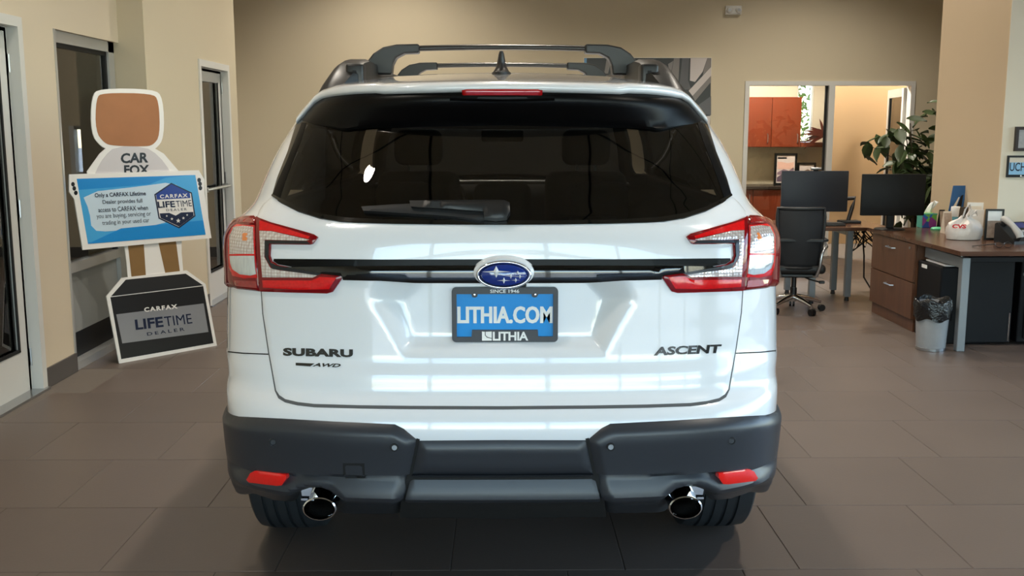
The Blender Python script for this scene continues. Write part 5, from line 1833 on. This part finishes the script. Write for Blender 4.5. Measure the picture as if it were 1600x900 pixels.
# ---- potted ficus in the alcove
pc = (3.86, 9.5)
pt = thing('potted_ficus', 'tall leafy green potted plant behind the black monitor', 'plant', (pc[0], pc[1], 0))
M['pot'] = mat('plant_pot', (64, 52, 44), 0.5)
obj('pot', G().lathe([(0, 0), (.14, 0), (.17, .30), (.18, .30), (.18, .33), (.155, .33), (.15, .28), (0, .28)], (pc[0], pc[1], 0), 'z', 32), 'pot', pt, smooth=True, angle=40)
obj('soil', G().lathe([(.155, .285), (0, .295)], (pc[0], pc[1], 0), 'z', 24), 'stem', pt)
tips = []
for k in range(9):
    a = 2 * math.pi * k / 9 + rng.uniform(-.3, .3)
    r_ = rng.uniform(.12, .34)
    h_ = rng.uniform(1.05, 1.58)
    pts = [(pc[0] + .03 * math.cos(a), pc[1] + .03 * math.sin(a), .28), (pc[0] + r_ * .3 * math.cos(a), pc[1] + r_ * .3 * math.sin(a), h_ * .55), (pc[0] + r_ * math.cos(a), pc[1] + r_ * math.sin(a), h_)]
    obj('stem', G().tube(pts, [.012, .009, .004], 6), 'stem', pt)
    tips.append(pts)
lm = bpy.data.meshes.new('leaf')
LV, LF = [], []
for i in range(6):
    t = i / 5
    w_ = .032 * math.sin(math.pi * (t ** .8)) + .0008
    for s_ in (-1, 0, 1):
        LV.append((t * .11, s_ * w_, -.02 * t * t + abs(s_) * .008))
for i in range(5):
    for j in range(2):
        LF.append((i * 3 + j, (i + 1) * 3 + j, (i + 1) * 3 + j + 1, i * 3 + j + 1))
lm.from_pydata(LV, [], LF)
lm.materials.append(M['leaf'])
lm.shade_smooth()
n = 0
while n < 290:
    stx = tips[rng.integers(len(tips))]
    t = rng.uniform(0.15, 1.0)
    p = np.array(stx[1]) * (1 - t) + np.array(stx[2]) * t + rng.normal(size=3) * np.array([.085, .085, .07])
    if n < 14:
        p = np.array([pc[0] - .50 + .02 * n + rng.normal() * .02, pc[1] + rng.normal() * .06, 1.31 + .012 * n + rng.normal() * .03])
    elif n < 24:
        p = np.array([pc[0] + .12 + rng.normal() * .05, pc[1] + rng.normal() * .06, 1.55 + rng.normal() * .07])
    if p[0] > 4.35 or p[1] < 8.95:
        continue
    o = bpy.data.objects.new('leaf', lm)
    COL.objects.link(o)
    o.parent = pt
    o.location = (p[0] - pc[0], p[1] - pc[1], p[2])
    o.rotation_euler = (rng.uniform(-.6, .6), rng.uniform(-.2, 1.1), rng.uniform(0, 6.28))
    s_ = rng.uniform(1.1, 1.75)
    o.scale = (s_, s_, s_)
    n += 1
obj('side_branch', G().tube([tips[0][1], (pc[0] - .2, pc[1], 1.2), (pc[0] - .46, pc[1], 1.33)], [.007, .005, .003], 6), 'stem', pt)

# ---- things on the near desk
def dpt(px, py):
    return floorpt(px, py, DZ)
M['tissue'] = mat('tissue_box_print', (64, 150, 160), 0.5)
nt_ = M['tissue'].node_tree
vo = nt_.nodes.new('ShaderNodeTexVoronoi'); vo.inputs['Scale'].default_value = 22
rp = nt_.nodes.new('ShaderNodeValToRGB')
els = rp.color_ramp.elements
els[0].color = lin((40, 110, 190)); els[1].color = lin((70, 190, 160))
for p_, c_ in ((.25, (150, 60, 140)), (.5, (120, 190, 80)), (.75, (50, 80, 160))):
    e_ = els.new(p_); e_.color = lin(c_)
rp.color_ramp.interpolation = 'CONSTANT'
tcn = nt_.nodes.new('ShaderNodeTexCoord')
nt_.links.new(tcn.outputs['Object'], vo.inputs['Vector'])
nt_.links.new(vo.outputs['Color'], rp.inputs['Fac'])
nt_.links.new(rp.outputs['Color'], nt_.nodes['Principled BSDF'].inputs['Base Color'])
M['tissue_edge'] = mat('tissue_box_teal', (88, 178, 160), 0.5)
M['clearbottle'] = mat('sanitiser_gel', (120, 190, 204), 0.15, spec=0.6, trans=0.3)
M['cream'] = mat('cream_card', (226, 214, 196), 0.6)
M['bag'] = mat('white_plastic_bag', (228, 222, 216), 0.35, spec=0.5, bump=0.6, bscale=22, trans=0.15)
M['cvsred'] = mat('print_red', (206, 30, 40), 0.5)
M['brochure'] = mat('brochure_blue', (44, 96, 150), 0.35)
M['skin_photo'] = mat('photo_sepia', (176, 156, 140), 0.4, var=0.5, vscale=30)
M['phonegrey'] = mat('phone_silver', (176, 176, 174), 0.4)
M['lcd'] = mat('phone_screen', (46, 52, 110), 0.2)
M['mint'] = mat('mint_plastic', (86, 190, 140), 0.4)

p = dpt(1452, 356)
tb_ = thing('tissue_box', 'colourful cube tissue box with a white tissue sticking out', 'tissue box', (p[0], p[1] + .06, DZ))
obj('box', G().rbox((p[0] - .058, p[1], DZ), (p[0] + .058, p[1] + .115, DZ + .118), .003, 1), 'tissue', tb_)
obj('edge_band', G().box((p[0] - .062, p[1] + .004, DZ), (p[0] - .0575, p[1] + .11, DZ + .118)).box((p[0] - .06, p[1] - .002, DZ + .108), (p[0] + .06, p[1], DZ + .118)), 'tissue_edge', tb_)
g = G()
V = []
for j in range(6):
    for i in range(7):
        u, v = i / 6, j / 5
        V.append((p[0] - .03 + .06 * u + .05 * v, p[1] + .05 + .015 * math.sin(u * 7 + v * 3), DZ + .11 + .11 * v * (1 - .25 * abs(u - .6))))
Fc = [(j * 7 + i, j * 7 + i + 1, (j + 1) * 7 + i + 1, (j + 1) * 7 + i) for j in range(5) for i in range(6)]
ts = obj('tissue', (V, Fc), 'white', tb_, smooth=True)
ts.modifiers.new('thickness', 'SOLIDIFY').thickness = .002
p = dpt(1460, 358)
tag(obj('tape_dispenser', G().lathe([(0, .0), (.05, 0), (.052, .012), (.04, .02), (.012, .024), (0, .024)], (p[0], p[1] - .06, DZ), 'z', 28, 1.1, .8), 'mint', smooth=True, loc=(p[0], p[1] - .06, DZ)), 'small mint green oval dish in front of the tissue box', 'dish')
# leaning photo strip / desk calendar
def prism_thing(name, label, cat, px, py, w, h, d, m, face_m, tilt=.25):
    p = dpt(px, py)
    t = thing(name, label, cat, (p[0], p[1], DZ))
    x, y = p[0], p[1]
    g = G().prism([(x - w / 2, y, DZ), (x - w / 2, y + d, DZ), (x - w / 2, y + d * .5, DZ + h)], (0, 0, 0), (w, 0, 0))
    o = obj('stand', g, m, t)
    fixnormals(o)
    a = np.array([x, y, DZ]); b = np.array([x, y + d * .5, DZ + h])
    n_ = np.array([0, -h, d * .5]); n_ = n_ / np.linalg.norm(n_) * .001
    V = [a + (b - a) * .08 + [-w * .44, 0, 0] + n_, a + (b - a) * .08 + [w * .44, 0, 0] + n_, a + (b - a) * .92 + [w * .44, 0, 0] + n_, a + (b - a) * .92 + [-w * .44, 0, 0] + n_]
    obj('print', (V, [(0, 1, 2, 3)]), face_m, t)
    return t
prism_thing('photo_stand', 'black standing photo holder right of the tissue box', 'photo holder', 1473, 357, .045, .15, .07, 'black', 'skin_photo')
prism_thing('desk_calendar', 'tent-shaped desk calendar with cream photo pages', 'calendar', 1482, 365, .065, .17, .08, 'cream', 'skin_photo')
prism_thing('photo_stand', 'narrow dark portrait photo standing behind the calendar', 'photo holder', 1481, 352, .035, .20, .05, 'black', 'skin_photo')
# sanitiser bottle
p = dpt(1491, 364)
sb_ = thing('sanitiser_bottle', 'clear blue sanitiser bottle with a broad white cap', 'bottle', (p[0], p[1], DZ))
obj('bottle', G().lathe([(0, 0), (.036, 0), (.038, .01), (.038, .115), (.034, .13)], (p[0], p[1], DZ), 'z', 28), 'clearbottle', sb_, smooth=True)
obj('cap', G().lathe([(.034, .128), (.037, .132), (.036, .19), (.033, .205), (0, .207)], (p[0], p[1], DZ), 'z', 28), 'white', sb_, smooth=True, angle=40)
# brochure holder
p = np.array([3.555, 8.05, DZ])
bh = thing('brochure_holder', 'tall blue brochure standing upright in a holder by the wall', 'brochure', (p[0], p[1], DZ), math.radians(8))
obj('holder', G().rbox((-.06, -.025, 0), (.075, .03, .12), .004, 1), 'screen', bh, world=False)
def tilt_card(x0, x1, z0, z1, y, sh, th=.008):
    return G().add([(x0 + sh * z0, y, z0), (x1 + sh * z0, y, z0), (x1 + sh * z1, y, z1), (x0 + sh * z1, y, z1), (x0 + sh * z0, y + th, z0), (x1 + sh * z0, y + th, z0), (x1 + sh * z1, y + th, z1), (x0 + sh * z1, y + th, z1)],
                   [(0, 1, 2, 3), (7, 6, 5, 4), (0, 4, 5, 1), (1, 5, 6, 2), (2, 6, 7, 3), (3, 7, 4, 0)])
br = obj('brochure', tilt_card(-.065, .05, .02, .36, -.02, .13), 'brochure', bh, world=False)
obj('print', G().add([(-.05, -.0212, .13), (-.01, -.0212, .13), (.04, -.0212, .27), (.03, -.0212, .27)], [(0, 1, 2, 3)]), 'cream', br, world=False)
obj('print', G().add([(.0, -.0212, .12), (.05, -.0212, .12), (.07, -.0212, .29), (.05, -.0212, .28)], [(0, 1, 2, 3)]), 'ps_dark', br, world=False)
obj('brochure', tilt_card(-.02, .065, .02, .35, -.008, .13), 'brochure', bh, world=False)
# plastic shopping bag
p = dpt(1514, 376)
bg_ = thing('plastic_bag', 'white knotted plastic shopping bag with red lettering on the desk', 'bag', (p[0], p[1] + .07, DZ))
V = []
seg = 48
for z, r in ((0, .085), (.004, .112), (.04, .122), (.085, .120), (.108, .108), (.122, .082), (.138, .045), (.165, .022)):
    for i in range(seg):
        a = 2 * math.pi * i / seg
        k = 1 + (.035 * math.sin(5 * a + z * 30) + .03 * math.sin(9 * a - z * 50)) * (1 if z > .01 else .4)
        V.append((p[0] + r * k * 1.08 * math.cos(a), p[1] + .09 + r * k * .75 * math.sin(a), DZ + z + (.012 * math.sin(4 * a + 1) + .008 * math.sin(11 * a)) * (z > .1)))
Fc = [(j * seg + i, j * seg + (i + 1) % seg, (j + 1) * seg + (i + 1) % seg, (j + 1) * seg + i) for j in range(7) for i in range(seg)] + [tuple(range(seg))[::-1]]
obj('bag_body', (V, Fc), 'bag', bg_, smooth=True)
for sx, hh in ((-.02, .26), (.03, .21)):
    pts = [(p[0] + sx, p[1] + .08, DZ + .165), (p[0] + sx + .01, p[1] + .07, DZ + hh * .85), (p[0] + sx + .035, p[1] + .07, DZ + hh), (p[0] + sx + .055, p[1] + .08, DZ + hh * .85), (p[0] + sx + .03, p[1] + .09, DZ + .17)]
    o = obj('handle_loop', G().tube(pts, .012, 8, True, .4), 'bag', bg_, smooth=True)
text_plane(g := G(), 'CVS', (p[0] - .118, p[1] + .002, DZ + .088), (.09, -.006, 0), (0, .012, .03), .05, .1)
V = [(x, p[1] - .004 + .55 * max(0, abs(x - p[0]) - .03) ** 1.0 * .6, z) for x, y, z in g.v]
obj('lettering', (V, g.f), 'cvsred', bg_)
# papers, photo frame, phone, bottle, glasses
p = dpt(1532, 371)
t = thing('paper_stack', 'upright white papers and envelopes behind the shopping bag', 'papers', (p[0], p[1] + .09, DZ), math.radians(-12))
obj('sheet', tilt_card(-.05, .05, 0, .20, .0, .02, .01), 'white', t, world=False)
obj('sheet', tilt_card(-.06, .03, 0, .225, .014, .03, .01), 'cream', t, world=False)
obj('folder', tilt_card(-.13, .0, 0, .215, .03, .10, .02), 'stem', t, world=False)
obj('sheet', tilt_card(-.07, .05, 0, .25, .06, .06, .006), 'white', t, world=False)
p = at(1558, 364, 7.36)
t = thing('framed_photograph', 'black framed group photograph standing between papers and telephone', 'picture', (p[0], p[1] + .05, DZ), math.radians(-6))
W2, H2, f_ = .128, .225, .014
obj('frame', G().box((-W2 / 2, 0, 0), (-W2 / 2 + f_, .015, H2)).box((W2 / 2 - f_, 0, 0), (W2 / 2, .015, H2)).box((-W2 / 2 + f_, 0, 0), (W2 / 2 - f_, .015, f_)).box((-W2 / 2 + f_, 0, H2 - f_), (W2 / 2 - f_, .015, H2)), 'black', t, world=False)
obj('photograph', G().box((-W2 / 2 + f_, .006, f_), (W2 / 2 - f_, .012, H2 - f_)), 'skin_photo', t, world=False)
obj('mat_board', G().box((-W2 / 2 + f_, .004, H2 * .62), (W2 / 2 - f_, .0065, H2 - f_)), 'white', t, world=False)
obj('easel', G().prism([(0, .015, H2 * .8), (0, .015, .01), (0, .09, .0)], (-.02, 0, 0), (.02, 0, 0)), 'black', t, world=False)
p = dpt(1588, 380)
t = thing('desk_telephone', 'black and silver desk telephone with blue screen at the right edge', 'telephone', (p[0] + .03, p[1] + .04, DZ), math.radians(18))
g = G().prism([(-.12, -.09, 0), (-.12, .10, 0), (-.12, .10, .13), (-.12, .08, .14), (-.12, -.09, .02)], (0, 0, 0), (.24, 0, 0))
fixnormals(obj('base', g, 'chairblk', t, world=False))
def ph(u, v, off=.001):
    q = np.array([-.12 + .24 * u, -.09 + .17 * v, .02 + .12 * v])
    return tuple(q + np.array([0, -.577, .816]) * off)
obj('screen', G().add([ph(.42, .68), ph(.92, .68), ph(.92, .95), ph(.42, .95)], [(0, 1, 2, 3)]), 'lcd', t, world=False)
for r in range(3):
    for c in range(3):
        u, v = .45 + .15 * c, .2 + .13 * r
        g = G()
        V = [ph(u, v, 0), ph(u + .1, v, 0), ph(u + .1, v + .08, 0), ph(u, v + .08, 0), ph(u, v, .005), ph(u + .1, v, .005), ph(u + .1, v + .08, .005), ph(u, v + .08, .005)]
        obj('key', (V, [(4, 5, 6, 7), (0, 1, 5, 4), (1, 2, 6, 5), (2, 3, 7, 6), (3, 0, 4, 7)]), 'phonegrey', t, world=False)
hs = obj('handset', G().tube([ph(.14, .02, .03), ph(.14, .12, .045), ph(.14, .5, .052), ph(.14, .88, .045), ph(.14, 1.0, .03)], [.024, .026, .02, .026, .024], 12), 'phonegrey', t, world=False, smooth=True)
obj('handset_ear', G().cyl(ph(.14, .88, .002), ph(.14, .88, .04), .022, seg=16), 'chairblk', hs, world=False)
obj('handset_mouth', G().cyl(ph(.14, .1, .002), ph(.14, .1, .04), .022, seg=16), 'chairblk', hs, world=False)
p = at(1598, 352, 7.612)
t = thing('small_bottle', 'small clear bottle with red cap behind the telephone', 'bottle', (p[0] - .01, p[1] - .15, DZ))
M['clearpl'] = mat('clear_plastic', (210, 206, 200), 0.15, trans=0.6)
obj('bottle', G().lathe([(0, 0), (.03, 0), (.032, .01), (.032, .09), (.026, .13), (.013, .165), (.013, .18)], (p[0] - .01, p[1] - .15, DZ), 'z', 24), 'clearpl', t, smooth=True)
obj('cap', G().lathe([(.016, .178), (.016, .20), (0, .202)], (p[0] - .01, p[1] - .15, DZ), 'z', 20), 'cvsred', t, smooth=True, angle=40)
p = dpt(1551, 388)
t = thing('eyeglasses', 'folded black wire eyeglasses lying near the desk front edge', 'eyeglasses', (p[0], p[1] + .05, DZ))
for dx in (0, .06):
    ring = [(p[0] + .05 + dx + .025 * math.cos(a), p[1] + .02 + .008 * math.sin(a), DZ + .022 + .019 * math.sin(a)) for a in np.linspace(0, 2 * math.pi, 20)]
    obj('lens_rim', G().tube(ring, .0025, 6, False), 'black', t, smooth=True)
obj('temple', G().tube([(p[0] + .025, p[1] + .02, DZ + .03), (p[0] - .05, p[1] + .06, DZ + .015), (p[0] - .10, p[1] + .09, DZ + .004)], .003, 6), 'black', t)
obj('temple', G().tube([(p[0] + .135, p[1] + .02, DZ + .03), (p[0] + .05, p[1] + .10, DZ + .015), (p[0] - .03, p[1] + .14, DZ + .004)], .003, 6), 'black', t)
obj('bridge', G().tube([(p[0] + .075, p[1] + .02, DZ + .026), (p[0] + .08, p[1] + .018, DZ + .03), (p[0] + .085, p[1] + .02, DZ + .026)], .0025, 6), 'black', t)

# ---- things hung on the cream wall at the right edge
WY = 7.5
a, b = at(1583, 236, WY), at(1601, 198, WY)
x0, x1, z0, z1 = a[0], a[0] + .26, a[2], b[2]
t = thing('wall_picture', 'dark wooden framed picture on the cream wall above the plate', 'picture', ((x0 + x1) / 2, WY, z0))
f_ = .022
M['darkframe'] = wood('dark_frame_wood', (58, 44, 38), (34, 26, 24), 30, .4, 2)
obj('frame', G().box((x0, WY - .025, z0), (x0 + f_, WY - .001, z1)).box((x1 - f_, WY - .025, z0), (x1, WY - .001, z1)).box((x0 + f_, WY - .025, z0), (x1 - f_, WY - .001, z0 + f_)).box((x0 + f_, WY - .025, z1 - f_), (x1 - f_, WY - .001, z1)), 'darkframe', t)
M['bwphoto'] = mat('grey_photo', (170, 168, 166), 0.4, var=0.45, vscale=24)
obj('photograph', G().box((x0 + f_, WY - .014, z0 + f_), (x1 - f_, WY - .004, z1 - f_)), 'bwphoto', t)
a, b = at(1571, 277, WY), at(1600, 243, WY)
x0, z0, z1 = a[0], a[2], b[2]
x1 = x0 + .315
t = thing('wall_plate', 'souvenir number plate in a black frame on the cream wall', 'plate', ((x0 + x1) / 2, WY, z0))
M['plsky'] = mat('plate_sky_blue', (150, 200, 232), 0.4, var=0.15, vscale=14)
obj('plate', G().rbox((x0 + .004, WY - .008, z0 + .004), (x1 - .004, WY - .002, z1 - .004), .002, 1), 'plsky', t)
f_ = .014
obj('frame', G().box((x0, WY - .014, z0), (x0 + f_, WY - .002, z1)).box((x1 - f_, WY - .014, z0), (x1, WY - .002, z1)).box((x0 + f_, WY - .014, z0), (x1 - f_, WY - .002, z0 + f_ * 1.4)).box((x0 + f_, WY - .014, z1 - f_), (x1 - f_, WY - .002, z1)), 'black', t)
obj('landscape_print', G().add([(x0 + f_, WY - .0085, z1 - .05), (x1 - f_, WY - .0085, z1 - .05), (x1 - f_, WY - .0085, z1 - f_), (x0 + f_, WY - .0085, z1 - f_)], [(0, 1, 2, 3)]), 'cream', t)
obj('lettering', text_plane(G(), 'UCH', (x0 + .022, WY - .0092, z0 + .045), (.115, 0, 0), (0, 0, .062), .012), 'snavy', t)
obj('frame_lettering', text_plane(G(), 'L', (x0 + .10, WY - .0150, z0 + .004), (.03, 0, 0), (0, 0, .013), .03), 'white', t)
